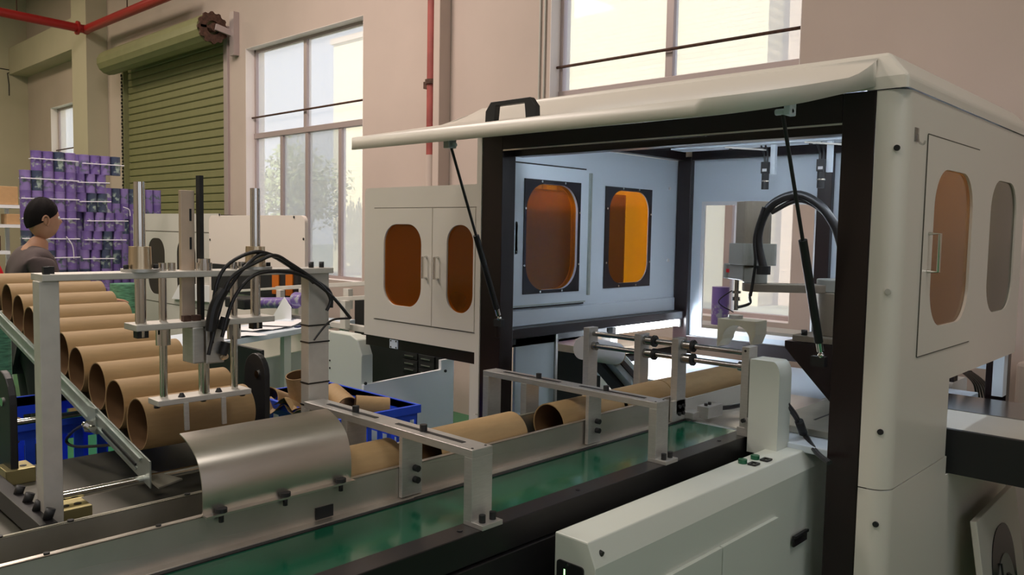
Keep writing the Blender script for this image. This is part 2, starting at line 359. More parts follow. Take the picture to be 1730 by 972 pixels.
prof = [(R*(1+0.03*(k % 2))*math.cos(2*math.pi*k/(2*n)), R*(1+0.03*(k % 2))*math.sin(2*math.pi*k/(2*n))) for k in range(2*n)]
mb.prism(prof, [], (cx, ya, cz), X_, Z_, Y_, yb-ya); mb.build('coil_drum', 'shutter', sh)
mb = MB(); prof = []
for k in range(48):
    rr_ = 0.185 if k % 4 < 2 else 0.165
    prof.append((rr_*math.cos(2*math.pi*k/48), rr_*math.sin(2*math.pi*k/48)))
mb.prism(prof, [[(0.08*math.cos(2*math.pi*k/16), 0.08*math.sin(2*math.pi*k/16)) for k in range(16)]], (cx, ya-0.06, cz), X_, Z_, Y_, 0.03); mb.cyl((cx, ya-0.1, cz), (cx, ya, cz), 0.05); mb.bar((cx-0.15, ya-0.045, cz), (cx+0.15, ya-0.045, cz), 0.03, 0.03); mb.build('chain_sprocket', 'rust', sh)
MB().bar((cx, ya-0.12, cz), (4.75, ya-0.12, cz-0.05), 0.03, 0.07).box(4.68, 4.75, ya-0.2, ya-0.1, 3.6, 4.1).build('drum_bracket', 'frame', sh)
mb = MB()
for k in range(54): mb.box(4.70, 4.715, 12.44+0.012*(k % 2), 12.465+0.012*(k % 2), 1.1+k*0.05, 1.135+k*0.05)
tag(mb.build('hand_chain', 'blackmat', sh), kind='stuff')

# red sprinkler pipes and wall pipes
a = P(145, 50, 'y', 13.0); b = P(-60, 8, 'y', 13.0); c = P(300, -14, 'x', a.x)
mb = MB().cyl(a, b, 0.062, 18).cyl(a, c, 0.062, 18).sphere(a, 0.07); rp = thing('sprinkler_pipe', 'red fire pipe turning the corner high on the left wall', 'pipe', a)
mb.build('pipe_run', 'red', rp); d_ = (b-a).normalized(); MB().cyl(a+d_*0.1, a+d_*0.13, 0.10, 18).build('flange', 'red', rp); MB().cyl(a+d_*0.9, a+d_*0.9+V(0, 0, 1.6), 0.008, 8).cyl(c*0.5+a*0.5, c*0.5+a*0.5+V(0, 0, 1.6), 0.008, 8).build('hanger', 'rust', rp)
wp = thing('vertical_pipe', 'faded red riser pipe running down beside a boxed column on the wall', 'pipe', (4.66, 5.43, 0))
MB().cyl((4.66, 5.44, 2.25), (4.66, 5.44, 6.0), 0.045, 18).build('red_section', 'redrust', wp); MB().cyl((4.66, 5.44, 0), (4.66, 5.44, 2.25), 0.05, 18).build('pale_section', 'wall', wp)
MB().cyl((4.66, 5.44, 2.86), (4.66, 5.44, 2.9), 0.06, 18).box(4.68, 4.75, 5.4, 5.58, 2.84, 2.9).build('clamp', 'rust', wp)
tag(MB().box(4.62, 4.75, 5.30, 5.38, 0, 6).build('pipe_boxing', 'wall', None, 0.005), 'pale boxed duct beside the faded red riser pipe', 'duct')
for yy, lb in ((4.21, 'thin white conduit nearest the right window'), (4.26, 'thin white conduit second from the right window')):
    tag(MB().cyl((4.74, yy, 0), (4.74, yy, 6), 0.008, 8).build('conduit', 'ceiling'), lb, 'conduit')
tag(MB().tube([(1.0, 16.99, 4.37), (4.25, 16.99, 4.37), (4.42, 16.99, 4.30), (4.44, 16.99, 3.9)], 0.008, 6, 2).build('cable_conduit', 'blackmat'), 'thin dark cable running along the far left wall', 'cable')

# unseen ceiling panels added as fill light
for i, (x, y, e, colr) in enumerate(FILL_LAMPS):
    t = thing('ceiling_light', 'square ceiling light panel hung over the hall', 'light', (x, y, 5.6), group='ceiling light panels')
    MB().box(x-0.62, x+0.62, y-0.62, y+0.62, 5.62, 5.68).build('housing', 'ceiling', t)
    for dx in (-0.5, 0.5): MB().cyl((x+dx, y, 5.68), (x+dx, y, 6.0), 0.006, 6).build('hanger', 'rust', t)
    l = bpy.data.lights.new('light_panel', 'AREA'); l.shape = 'SQUARE'; l.size = 1.2; l.energy = e*2.3; l.color = colr
    lo = bpy.data.objects.new('light_panel', l); C.objects.link(lo); lo.parent = t; lo.location = (0, 0, 0.015)

# ================================================================== OUTSIDE
tag(box('ground', mat('outside_ground', (0.30, 0.32, 0.24), 0.9, noise=0.2, nscale=1), XW+0.3, 60, -30, 70, -0.3, -0.1), kind='structure')
bd = thing('building', 'cream tiled building standing outside the windows', 'building', (18, 17, -0.1))
box('main_block', 'facade', 18, 26, 9.0, 26.8, -0.1, 8.6, bd); box('parapet', 'facade2', 17.9, 26, 8.9, 26.9, 8.6, 8.8, bd)
box('side_block', 'facade2', 18.8, 26, 2.0, 9.0, -0.1, 9.5, bd)
for k in range(0): box('ledge', 'facade2', 17.9, 18.0, 9.0, 26.8, 1.4+k*1.6, 1.46+k*1.6, bd)
def tree(x, y, h, r, label):
    t = thing('tree', label, 'tree', (x, y, -0.1), group=None)
    MB().cyl((x, y, -0.1), (x+0.1, y, h-r), 0.16, 10, r2=0.08).build('trunk', 'bark', t)
    mb = MB()
    for k in range(3200):
        u = Vector((random.gauss(0, 1), random.gauss(0, 1), random.gauss(0, 1))).normalized()*(random.random()**0.4)
        lump = 1+0.25*math.sin(5*u.x+2)*math.cos(4*u.y)
        p = V(x, y, h-r*0.8) + V(u.x*r, u.y*r*0.95, u.z*r*0.9)*lump
        a = Vector((random.uniform(-1, 1), random.uniform(-1, 1), random.uniform(-1, 1))).normalized()*0.10; b = a.orthogonal().normalized()*0.075
        mb.add([p-a, p+b, p+a, p-b], [(0, 1, 2, 3)])
    tag(mb.build('foliage', 'foliage', t), kind='stuff')
tree(15.5, 25.3, 4.3, 1.75, 'pale hazy green tree seen through the left window in front of the cream building')
tree(15.0, 28.6, 2.9, 1.1, 'small low tree seen at the bottom left of the left window')

# ================================================================== CONVEYOR
ZB = 0.955
cv = thing('conveyor', 'long green belt conveyor with metal side guides running into the robot cell', 'conveyor', (1.4, 1.4, 0))
MB().box(-0.4, 2.42, 1.265, 1.50, ZB-0.012, ZB).build('belt', 'belt', cv)
mb = MB().box(-0.4, 2.43, 1.205, 1.265, 0.89, 0.957); mb.box(-0.4, 2.43, 1.20, 1.235, 0.60, 0.885); mb.build('side_beam', 'beam', cv, 0.002)
MB().box(-0.4, 2.40, 1.24, 1.78, 0.45, 0.88).build('machine_bed', 'beam', cv)
for x in (0.0, 1.2, 2.3):
    for y in (1.30, 1.70): MB().box(x-0.04, x+0.04, y-0.04, y+0.04, 0, 0.45).build('leg', 'black', cv, 0.003)
for x in (0.35, 0.75, 1.15, 1.55, 1.95, 2.25): bolt((x, 1.235, 0.957), Z_, 0.006, 0.002, 'blackmat', cv)
# front guide: folded plate with a bottom flange; two lengths
def guide(x0, x1, y, z0, z1, m='guideplate', fl=-0.022):
    mb = MB().box(x0, x1, y, y+0.004, z0, z1); mb.box(x0, x1, y+fl, y+0.004, z0-0.002, z0+0.002); mb.box(x0, x1, y, y+0.016, z1-0.003, z1)
    return mb.build('side_guide', m, cv, 0.0012)
guide(-0.3, 1.215, 1.488, ZB+0.003, 1.034); guide(1.215, 1.93, 1.492, ZB+0.003, 1.032); guide(1.93, 2.42, 1.489, ZB+0.003, 1.04)
MB().box(-0.4, 2.42, 1.455, 1.50, ZB-0.002, ZB+0.0025).build('belt_edge_strip', 'blackmat', cv)
MB().box(-0.4, 2.42, 1.50, 1.645, ZB-0.01, ZB+0.001).build('trough_belt', 'blackbelt', cv)
guide(-0.3, 1.30, 1.652, 0.93, 1.025, 'steeldull', 0.0); guide(1.30, 2.40, 1.652, 0.93, 1.035, 'steeldull', 0.0)
for x in (0.40, 0.52, 0.75, 1.1): bolt((x, 1.660, 1.025), Z_, 0.006, 0.003, 'blackmat', cv)
for x in (0.43, 0.62, 0.86): bolt((x, 1.496, 1.034), Z_, 0.005, 0.003, 'blackmat', cv)
q = P(548, 866, 'y', 1.486); MB().box(q.x-0.022, q.x+0.022, 1.484, 1.4875, q.z-0.012, q.z+0.014).build('sensor_slot', 'blackmat', cv)

# gantry arches over the belt
def arch(x, y0, y1, zt, ygd, label, wdt=0.062, left_leg=True):
    t = thing('guide_bridge', label, 'bracket', (x, (y0+y1)/2, ZB), group=None)
    MB().box(x-wdt/2, x+wdt/2, y0, y1, zt-0.018, zt).build('cross_bar', 'alu', t, 0.001)
    for a, b in ((y0+0.06, y0+0.30), (y0+0.38, y1-0.07)): MB().box(x-0.006, x+0.006, a, b, zt-0.001, zt+0.0012).build('slot', 'blackmat', t)
    for y in (y0+0.20, y0+0.47):
        k = MB().cyl((x, y, zt), (x, y, zt+0.016), 0.009, 12).build('bolt', 'blackmat', t)
    for dx in (-0.02, 0.02): bolt((x+dx, y0+0.012, zt), Z_, 0.003, 0.001, 'blackmat', t)
    MB().box(x-wdt/2, x+wdt/2, y0, y0+0.026, ZB+0.012, zt-0.018).build('leg', 'alu', t, 0.001)
    f = MB().box(x-wdt/2, x+wdt/2, y0-0.035, y0+0.026, ZB+0.002, ZB+0.013).build('foot_plate', 'alu', t, 0.001)
    for dx in (-0.016, 0.016): MB().cyl((x+dx, y0-0.018, ZB+0.013), (x+dx, y0-0.018, ZB+0.030), 0.0075, 12).build('bolt', 'blackmat', t)
    # inner leg carries the front guide
    MB().box(x-wdt/2-0.0, x+wdt/2, ygd-0.012, ygd, 0.962, zt-0.018).build('leg', 'alu', t, 0.001)
    for dz in (1.0, 1.028): MB().cyl((x+0.008, ygd-0.012, dz), (x+0.008, ygd-0.026, dz), 0.008, 12).build('bolt', 'blackmat', t)
    if left_leg: MB().box(x-wdt/2, x+wdt/2, y1-0.20, y1-0.175, 0.95, zt-0.018).build('leg', 'alu', t, 0.001)
    MB().box(x-wdt/2, x+wdt/2, y1-0.026, y1, 0.927, zt-0.018).build('leg', 'alu', t, 0.001)
    return t
arch(1.215, 1.235, 1.90, 1.126, 1.487, 'aluminium bridge over the green belt nearest the camera, beside the curved guard')
arch(1.925, 1.235, 1.93, 1.128, 1.487, 'aluminium bridge over the green belt in front of the robot cell')

# curved steel guard
gd = thing('curved_guard', 'curved brushed steel guard sheet clipped to the conveyor guide', 'guard', (0.87, 1.49, 1.035))
ctl = [(1.484, 1.036), (1.482, 1.06), (1.483, 1.085), (1.488, 1.108), (1.497, 1.130), (1.510, 1.147), (1.530, 1.162), (1.556, 1.1735), (1.582, 1.181)]
prof = []
for k in range(len(ctl)-1):
    p_ = [ctl[max(k-1, 0)], ctl[k], ctl[k+1], ctl[min(k+2, len(ctl)-1)]]
    for q_ in range(4):
        t = q_/4; prof.append(tuple(0.5*((2*p_[1][i]) + (p_[2][i]-p_[0][i])*t + (2*p_[0][i]-5*p_[1][i]+4*p_[2][i]-p_[3][i])*t*t + (-p_[0][i]+3*p_[1][i]-3*p_[2][i]+p_[3][i])*t**3) for i in (0, 1)))
prof.append(ctl[-1])
x0, x1 = 0.700, 1.045
from mathutils import Vector as _V
inn = []
for k, (y, z) in enumerate(prof):
    a_ = prof[max(k-1, 0)]; b_ = prof[min(k+1, len(prof)-1)]; dy, dz = b_[0]-a_[0], b_[1]-a_[1]; L_ = math.hypot(dy, dz)
    inn.append((y+dz/L_*0.0025, z-dy/L_*0.0025))
MB().prism(prof+inn[::-1], [], (x0, 0, 0), Y_, Z_, X_, x1-x0, True).build('sheet', 'steel', gd)
MB().box(x0, x1, 1.466, 1.4865, 1.034, 1.038).build('flange', 'steel', gd)
for px, py in ((373, 866), (481, 836), (575, 810)):
    q = P(px, py, 'y', 1.478); s_ = MB().cyl((q.x, 1.477, 1.038), (q.x, 1.477, 1.046), 0.012, 14).build('knob', 'blackmat', gd)
    MB().cyl((q.x, 1.476, 1.018), (q.x, 1.476, 1.036), 0.005, 10).build('screw', 'blackmat', s_)

# ================================================================== CHUTE
sl = math.tan(math.radians(11.6)); YT, ZT = 2.062, 1.096; RT = 0.0665
ch = thing('tube_chute', 'sloping chute with a galvanised side rail feeding brown tubes to the conveyor', 'chute', (0.95, 2.7, 0.95))
def zc(y): return ZT-RT-0.012+(y-YT)*sl   # tray top height
MB().add([(0.79, 2.13, zc(2.13)), (1.12, 2.13, zc(2.13)), (1.12, 3.60, zc(3.60)), (0.79, 3.60, zc(3.60)),
          (0.79, 2.13, zc(2.13)-.006), (1.12, 2.13, zc(2.13)-.006), (1.12, 3.60, zc(3.60)-.006), (0.79, 3.60, zc(3.60)-.006)],
         [(0, 1, 2, 3), (7, 6, 5, 4), (0, 4, 5, 1), (1, 5, 6, 2), (2, 6, 7, 3), (3, 7, 4, 0)]).build('tray', 'steeldull', ch)
# side rail: outer web, top flange
def railz(y): return 1.018+(y-1.94)*0.2185
mb = MB()
y0_, y1_ = 1.94, 3.62
A = [(0.785, y0_, railz(y0_)-0.055), (0.785, y1_, railz(y1_)-0.055), (0.785, y1_, railz(y1_)), (0.785, y0_, railz(y0_)+0.012)]
mb.add(A+[(p[0]+0.004, p[1], p[2]) for p in A], [(0, 1, 2, 3), (7, 6, 5, 4), (0, 4, 5, 1), (1, 5, 6, 2), (2, 6, 7, 3), (3, 7, 4, 0)])
mb.build('side_rail', 'galv', ch, 0.001)
MB().bar((0.783, 1.99, railz(1.99)-0.004), (0.783, y1_, railz(y1_)-0.004), 0.006, 0.006).build('rail_lip', 'galv', ch)
MB().bar((0.783, 2.02, railz(2.02)-0.040), (0.783, y1_, railz(y1_)-0.040), 0.004, 0.004).build('rail_fold', 'galv', ch)
MB().bar((0.7835, 2.02, railz(2.02)-0.030), (0.7835, 2.24, railz(2.24)-0.030), 0.004, 0.007).build('rail_slot', 'blackmat', ch)
MB().add([(0.789, 1.90, 0.975), (0.789, 2.06, 0.995), (0.86, 1.93, 0.975), (0.789, 1.90, 0.971), (0.789, 2.06, 0.991), (0.86, 1.93, 0.971)], [(0, 2, 1), (3, 4, 5), (0, 1, 4, 3), (1, 2, 5, 4), (2, 0, 3, 5)]).build('end_plate', 'steeldull', ch)
A = [(1.125, 2.16, 0.93), (1.125, 3.6, 1.10), (1.125, 3.6, railz(3.6)-0.02), (1.125, 2.16, railz(2.16)-0.03)]
mb = MB(); mb.add(A+[(p[0]+0.004, p[1], p[2]) for p in A], [(0, 1, 2, 3), (7, 6, 5, 4), (0, 4, 5, 1), (1, 5, 6, 2), (2, 6, 7, 3), (3, 7, 4, 0)]); mb.build('far_side_plate', 'blackmat', ch)
# tubes on the chute
pts = [(228, 674.6), (191, 642), (160.5, 613), (128, 585), (99, 560), (71, 536), (52.5, 514), (28, 493), (8, 474.6), (-14, 455)]
ords = ['lowest brown tube on the chute, under the pusher bar', 'second brown tube up the chute', 'third brown tube up the chute', 'fourth brown tube up the chute',
        'fifth brown tube up the chute, beside the aluminium post', 'sixth brown tube up the chute, half behind the aluminium post', 'seventh brown tube up the chute',
        'third brown tube from the top of the chute', 'second brown tube from the top of the chute', 'topmost brown tube on the chute, in front of the person']
def paper_tube(p0, p1, ro, label, group, name='cardboard_tube', ragged=False, m='card'):
    p0 = Vector(p0); p1 = Vector(p1)
    t = thing(name, label, 'cardboard tube', V((p0.x+p1.x)/2, (p0.y+p1.y)/2, min(p0.z, p1.z)-ro), group=group)
    d = (p1-p0).normalized()
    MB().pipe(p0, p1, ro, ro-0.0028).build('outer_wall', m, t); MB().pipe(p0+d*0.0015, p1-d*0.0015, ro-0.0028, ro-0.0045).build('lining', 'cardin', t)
    return t
for i, (px, py) in enumerate(pts):
    yc = YT+i*0.1375 + (0.0 if i else -0.0); zc_ = 1.096+(yc-YT)*0.2045
    xo = 0.80+random.uniform(-0.006, 0.006)
    paper_tube((xo, yc, zc_), (xo+0.295+random.uniform(-0.01, 0.01), yc, zc_), RT-0.0005, ords[i], 'brown tubes waiting on the chute')
# tubes in the trough
YC, RC = 1.573, 0.062
zt_ = ZB+RC+0.002
for a, b, lb in ((0.98, 1.225, 'short brown tube coming out from under the curved guard'), (1.345, 1.665, 'brown tube in the trough between the two aluminium bridges'),
                 (1.825, 2.135, 'brown tube in the trough with its open end towards the camera, under the second bridge')):
    paper_tube((a, YC, zt_), (b, YC, zt_), RC, lb, None)
paper_tube((2.155, YC, zt_), (2.42, YC, zt_), RC, 'brown tube just ahead in the trough at the mouth of the cell', None)
paper_tube((2.425, YC, zt_), (2.98, YC, zt_), RC, 'brown tube lying on the table inside the robot cell', None)

# deck of the feeder with shafts, blocks, arms
dk = thing('feeder_base', 'dark feeder base plate with shafts and brass blocks beneath the chute', 'machine base', (0.9, 2.1, 0))
MB().box(0.2, 1.285, 1.68, 2.52, 0.895, 0.915).build('deck_plate', 'deck', dk, 0.002)
MB().box(0.25, 1.25, 2.1, 2.45, 0.5, 0.895).build('under_frame', 'black', dk)
for x in (0.3, 1.15): MB().box(x, x+0.07, 2.2, 2.27, 0, 0.5).build('leg', 'black', dk)
MB().cyl((0.59, 1.985, 0.975), (1.35, 1.985, 0.975), 0.011, 16).build('shaft', 'chrome', dk)
MB().cyl((0.60, 2.62, 1.02), (1.0, 2.62, 1.02), 0.010, 16).build('shaft', 'chrome', dk)
for x0, y0 in ((0.585, 1.94), (0.585, 2.35)):
    MB().box(x0, x0+0.07, y0, y0+0.085, 0.915, 0.955).build('brass_block', 'brass', dk, 0.002)
    for dx in (0.022, 0.048): bolt((x0+dx, y0+0.03, 0.955), Z_, 0.008, 0.0015, 'blackmat', dk)
MB().box(0.50, 1.28, 1.70, 1.90, 0.9155, 0.925).build('black_cover_strip', 'blackmat', dk)
# press frame
PY = 1.93
pf = thing('press_frame', 'aluminium press frame with rods and an air cylinder over the lowest tube', 'machine', (0.92, PY, 0.92))
MB().box(0.545, 0.585, PY-0.022, PY+0.022, 0.925, 1.474).build('post', 'aluflat', pf, 0.002)
MB().box(1.21, 1.275, PY-0.012, PY+0.028, 0.925, 1.474).build('post', 'aluflat', pf, 0.002)
MB().box(0.55, 1.278, PY-0.03, PY+0.05, 1.474, 1.489).build('top_bar', 'aluflat', pf, 0.0015)
MB().box(0.745, 1.10, PY-0.025, PY+0.05, 1.351, 1.366).build('middle_plate', 'aluflat', pf, 0.0015)
MB().box(0.795, 1.035, PY-0.02, PY+0.04, 1.166, 1.180).build('pressing_plate', 'aluflat', pf, 0.0015)
for x in (0.765, 1.058):
    MB().cyl((x, PY, 1.335), (x, PY, 1.698), 0.0125, 18).build('guide_rod', 'chrome', pf)
    MB().cyl((x, PY, 1.489), (x, PY, 1.548), 0.026, 20, r2=0.024).build('bearing', 'bronze', pf)
    MB().cyl((x, PY, 1.489), (x, PY, 1.496), 0.042, 20).build('bearing_flange', 'alu', pf)
    for dx in (-0.034, 0.034): MB().cyl((x+dx, PY-0.005, 1.496), (x+dx, PY-0.005, 1.506), 0.006, 10).build('bolt', 'blackmat', pf)
    MB().box(x-0.013, x+0.013, PY-0.012, PY+0.012, 1.333, 1.351).build('end_stop', 'blackmat', pf)
for x in (0.821, 1.003):
    MB().cyl((x, PY+0.01, 1.172), (x, PY+0.01, 1.508), 0.009, 16).build('guide_rod', 'chrome', pf)
    MB().cyl((x, PY+0.01, 1.310), (x, PY+0.01, 1.351), 0.017, 18).build('bearing', 'chrome', pf)
    MB().cyl((x+0.022, PY+0.01, 1.489), (x+0.022, PY+0.01, 1.508), 0.009, 16).build('rod_cap', 'chrome', pf)
MB().box(0.872, 0.906, PY+0.02, PY+0.034, 1.36, 1.685).build('slotted_bar', 'hydro', pf, 0.001)
for z in (1.64, 1.57): MB().box(0.893, 0.898, PY+0.0185, PY+0.0205, z-0.03, z).build('slot', 'blackmat', pf)
MB().box(0.910, 0.920, PY, PY+0.02, 1.33, 1.722).build('black_bar', 'blackmat', pf)
mb = MB(); mb.box(0.876, 0.905, PY-0.03, PY+0.03, 1.262, 1.351).box(0.91, 0.958, PY-0.028, PY+0.03, 1.258, 1.348); mb.build('cylinder_body', 'alu', pf, 0.003)
MB().cyl((0.917, PY, 1.18), (0.917, PY, 1.262), 0.0135, 18).build('piston_rod', 'chrome', pf)
MB().cyl((0.915, PY-0.01, 1.489), (0.915, PY-0.01, 1.508), 0.019, 20).cyl((0.915, PY-0.01, 1.508), (0.915, PY-0.01, 1.518), 0.015, 20).build('silver_cap', 'chrome', pf)
for x in (0.868, 0.893, 0.935): MB().box(x-0.009, x+0.009, PY-0.02, PY-0.004, 1.366, 1.380).build('nut', 'rust', pf)
for x in (0.862, 0.958): MB().bar((x, PY-0.02, 1.168), (x, PY-0.024, 1.100), 0.012, 0.006, up=(0, 1, 0)).build('finger', 'alu', pf, 0.001)
for x in (0.858, 0.953): MB().cyl((x, PY-0.005, 1.180), (x, PY-0.005, 1.190), 0.009, 12, r2=0.004).build('knob', 'blackmat', pf)
for x in (0.80, 1.02, 0.915): MB().cyl((x, PY, 1.160), (x, PY, 1.166), 0.007, 10).build('screw_tip', 'blackmat', pf)
for x, y in ((0.575, PY), (0.56, PY-0.02)): MB().box(x-0.006, x+0.006, y-0.006, y+0.006, 1.489, 1.505).build('bolt', 'blackmat', pf)
for x in (1.225, 1.258): MB().cyl((x, PY, 1.489), (x, PY, 1.505), 0.007, 10).build('bolt', 'blackmat', pf)
for z in (1.331, 1.284, 1.170, 1.108):
    MB().box(1.2085, 1.2765, PY-0.0135, PY+0.0295, z-0.003, z+0.001).build('cable_tie', 'rubber', pf)
# fittings and hoses
def path(pp, y): return [P(px, py, 'y', yy) for (px, py), yy in zip(pp, y if isinstance(y, (list, tuple)) else [y]*len(pp))]
for z in (1.345, 1.272): MB().cyl((0.952, PY-0.032, z), (0.952, PY-0.045, z+0.004), 0.008, 12).build('fitting', 'bronze', pf); 
for z in (1.352, 1.29): MB().cyl((0.945, PY-0.04, z-0.01), (0.955, PY-0.04, z+0.02), 0.012, 12).build('valve', 'blackmat', pf)
H = [[(352, 600), (372, 520), (390, 470), (440, 440), (465, 432), (490, 445), (540, 480), (558, 505), (552, 525)],
     [(358, 580), (362, 500), (378, 455), (415, 430), (450, 428), (500, 452), (530, 478)],
     [(375, 570), (395, 505), (430, 465), (480, 459), (520, 470), (560, 500), (592, 538)],
     [(362, 540), (385, 490), (420, 445), (452, 430), (505, 460), (555, 490), (560, 520)],
     [(592, 538), (565, 540), (550, 550), (530, 575)]]
for k, pp in enumerate(H):
    MB().tube([P(a, b, 'y', PY-0.05+0.02*(k % 2)) for a, b in pp], 0.0048 if k != 4 else 0.003, 8).build('air_hose', 'rubber', pf)
MB().tube([P(355, 560, 'y', PY-0.06), P(362, 520, 'y', PY-0.06), P(378, 490, 'y', PY-0.06)], 0.013, 10).build('hose_bundle', 'rubber', pf)

# black swing arms at either end of the tube feeder
def arm(x, y0, y1, z0, z1, lb):
    r = (y1-y0)/2; pr = [(y0, z0), (y1, z0)] + [((y0+y1)/2+r*math.cos(math.pi*k/10), z1-r+r*math.sin(math.pi*k/10)) for k in range(11)]
    t = thing('feed_arm', lb, 'machine arm', (x, (y0+y1)/2, z0))
    MB().prism(pr, [], (x, 0, 0), Y_, Z_, X_, 0.018).build('arm_plate', 'blackmat', t, 0.003); bolt((x, (y0+y1)/2-0.02, z1-r), -X_, 0.012, 0.004, 'chrome', t)
    return t
arm(0.60, 2.36, 2.52, 0.915, 1.205, 'black upright feed arm with a rounded top at the far left edge')
arm(1.19, 2.12, 2.24, 0.915, 1.225, 'black upright feed arm with a rounded top behind the lowest tube')
lk = thing('clamp_bar', 'black sloping clamp bar with knobs beside the left post', 'bar', (0.545, 2.1, 0.915))
MB().bar((0.535, 1.84, 0.945), (0.53, 2.42, 0.96), 0.035, 0.045).build('bar_body', 'beam', lk, 0.002)
for k in range(4): MB().cyl((0.54, 1.87+k*0.07, 0.968), (0.548, 1.87+k*0.07, 0.990), 0.010, 10).build('knob', 'blackmat', lk)
# sensor under the rail
sn = thing('sensor', 'small threaded metal sensor with black cable under the chute rail', 'sensor', P(155, 720, 'x', 0.77))
q = P(150, 721, 'x', 0.77); MB().cyl(q+V(0, 0.03, 0), q-V(0, 0.03, 0), 0.009, 12).cyl(q+V(0, 0.004, 0), q-V(0, 0.004, 0), 0.017, 6).build('sensor_body', 'chrome', sn)
MB().tube([q+V(0, 0.03, 0), P(125, 728, 'x', 0.77), P(112, 745, 'x', 0.77), P(130, 755, 'x', 0.78), P(190, 752, 'x', 0.80)], 0.004, 8).build('cable', 'rubber', sn)
MB().box(q.x+0.01, q.x+0.02, q.y-0.02, q.y+0.04, q.z-0.02, q.z+0.05).build('sensor_bracket', 'galv', sn)

# ================================================================== CRATES
def crate(x0, x1, y0, y1, z0, z1, label, nx=8, ny=8):
    t = thing('plastic_crate', label, 'crate', ((x0+x1)/2, (y0+y1)/2, z0), group=None)
    b = MB().box(x0, x1, y0, y1, z0, z0+0.008); b.build('bottom', 'blue', t)
    e = 0.012
    mb = MB()
    mb.box(x0-e, x1+e, y0-e, y0+0.004, z1-0.035, z1).box(x0-e, x1+e, y1-0.004, y1+e, z1-0.035, z1).box(x0-e, x0+0.004, y0, y1, z1-0.035, z1).box(x1-0.004, x1+e, y0, y1, z1-0.035, z1)
    mb.build('rim', 'blue', t, 0.002)
    th = 0.004
    def wall(horizontal, a, b, c):
        n = nx if horizontal else ny; holes = []
        L = b-a; st = L/n
        for k in range(n):
            for (h0, h1) in ((0.12, 0.40), (0.46, 0.78)):
                holes.append(rect(a+st*k+st*0.2, a+st*k+st*0.8, z0+(z1-z0)*h0, z0+(z1-z0)*h1))
        if horizontal: MB().prism(rect(a, b, z0, z1), holes, (0, c, 0), X_, Z_, Y_, th).build('side_wall', 'blue', t)
        else: MB().prism(rect(a, b, z0, z1), holes, (c, 0, 0), Y_, Z_, X_, th).build('side_wall', 'blue', t)
    wall(True, x0, x1, y0); wall(True, x0, x1, y1-th); wall(False, y0, y1, x0); wall(False, y0, y1, x1-th)
    return t
crate(1.80, 2.20, 2.64, 3.33, 0.57, 0.85, 'blue crate full of brown tube scraps behind the curved guard, topmost of its stack')
crate(1.80, 2.20, 2.64, 3.33, 0.285, 0.565, 'blue crate in the middle of the stack behind the curved guard')
crate(1.80, 2.20, 2.64, 3.33, 0.0, 0.28, 'blue crate standing on the floor at the bottom of the stack')
crate(0.62, 1.18, 2.78, 3.16, 0.70, 0.99, 'blue crate behind the sloping chute rail at the left, upper of two')
crate(0.62, 1.18, 2.78, 3.16, 0.40, 0.695, 'blue crate behind the sloping chute rail at the left, lower of two')
box('crate_stand', 'black', 0.62, 1.18, 2.78, 3.16, 0, 0.395); tag(bpy.data.objects['crate_stand'], 'black stand under the two blue crates at the left', 'stand')
crate(0.25, 0.58, 2.62, 3.0, 0.45, 0.80, 'blue crate at the bottom left edge, beneath the black clamp bar')
box('low_stand', 'black', 0.25, 0.58, 2.62, 3.0, 0, 0.445); tag(bpy.data.objects['low_stand'], 'black stand under the blue crate at the bottom left edge', 'stand')
# scraps in crates
def tb(c, d, L, r, lb, grp=None):
    c = Vector(c); d = Vector(d).normalized(); return paper_tube(c-d*L/2, c+d*L/2, r, lb, grp, 'tube_offcut')
tb(P(508, 662, 'x', 1.86), (-0.25, -0.12, 1), 0.16, 0.052, 'brown tube offcut standing upright in the blue crate beside the post')
tb(P(466, 678, 'x', 1.88), (-0.8, -0.5, 0.35), 0.16, 0.052, 'dark brown tube offcut lying in the blue crate beside the black arm')
tb(P(575, 678, 'x', 2.00), (0.3, 1, 0.1), 0.22, 0.05, 'brown tube offcut lying against the far wall of the blue crate')
tb(P(628, 690, 'x', 2.02), (-0.8, 0.5, 0.1), 0.14, 0.05, 'brown tube offcut pointing its open end at the camera in the blue crate')
tb((0.66, 2.92, 0.955), (0.9, 0.2, -0.35), 0.22, 0.05, 'brown tube offcut sticking out of the blue crate at the left')
for k, (px, py, lb) in enumerate(((480, 705, 'crumpled brown paper sheet in the blue crate nearest the black arm'), (510, 700, 'crumpled brown paper sheet in the middle of the blue crate'),
                             (530, 715, 'crumpled brown paper sheet in the blue crate beside the post'))):
    c = P(px, py-16, 'x', 1.84); mb = MB(); n = 6; vs = []
    for i in range(n+1):
        for j in range(n+1): vs.append(c+V((i-n/2)*0.028, (j-n/2)*0.03, 0.022*math.sin(i*1.1+k)+0.02*math.cos(j*1.3+k*2)+random.uniform(-.006, .006)))
    mb.add(vs, [(i*(n+1)+j, (i+1)*(n+1)+j, (i+1)*(n+1)+j+1, i*(n+1)+j+1) for i in range(n) for j in range(n)])
    o = tag(mb.build('paper_scrap', 'card'), lb, 'scrap'); s_ = o.modifiers.new('s', 'SOLIDIFY'); s_.thickness = 0.002

# ================================================================== ROBOT CELL
YR, YL, XF, XB = 0.78, 2.47, 2.40, 3.92
ce = thing('robot_cell', 'large white machine enclosure with black frame and raised front lid', 'machine', ((XF+XB)/2, (YR+YL)/2, 0))
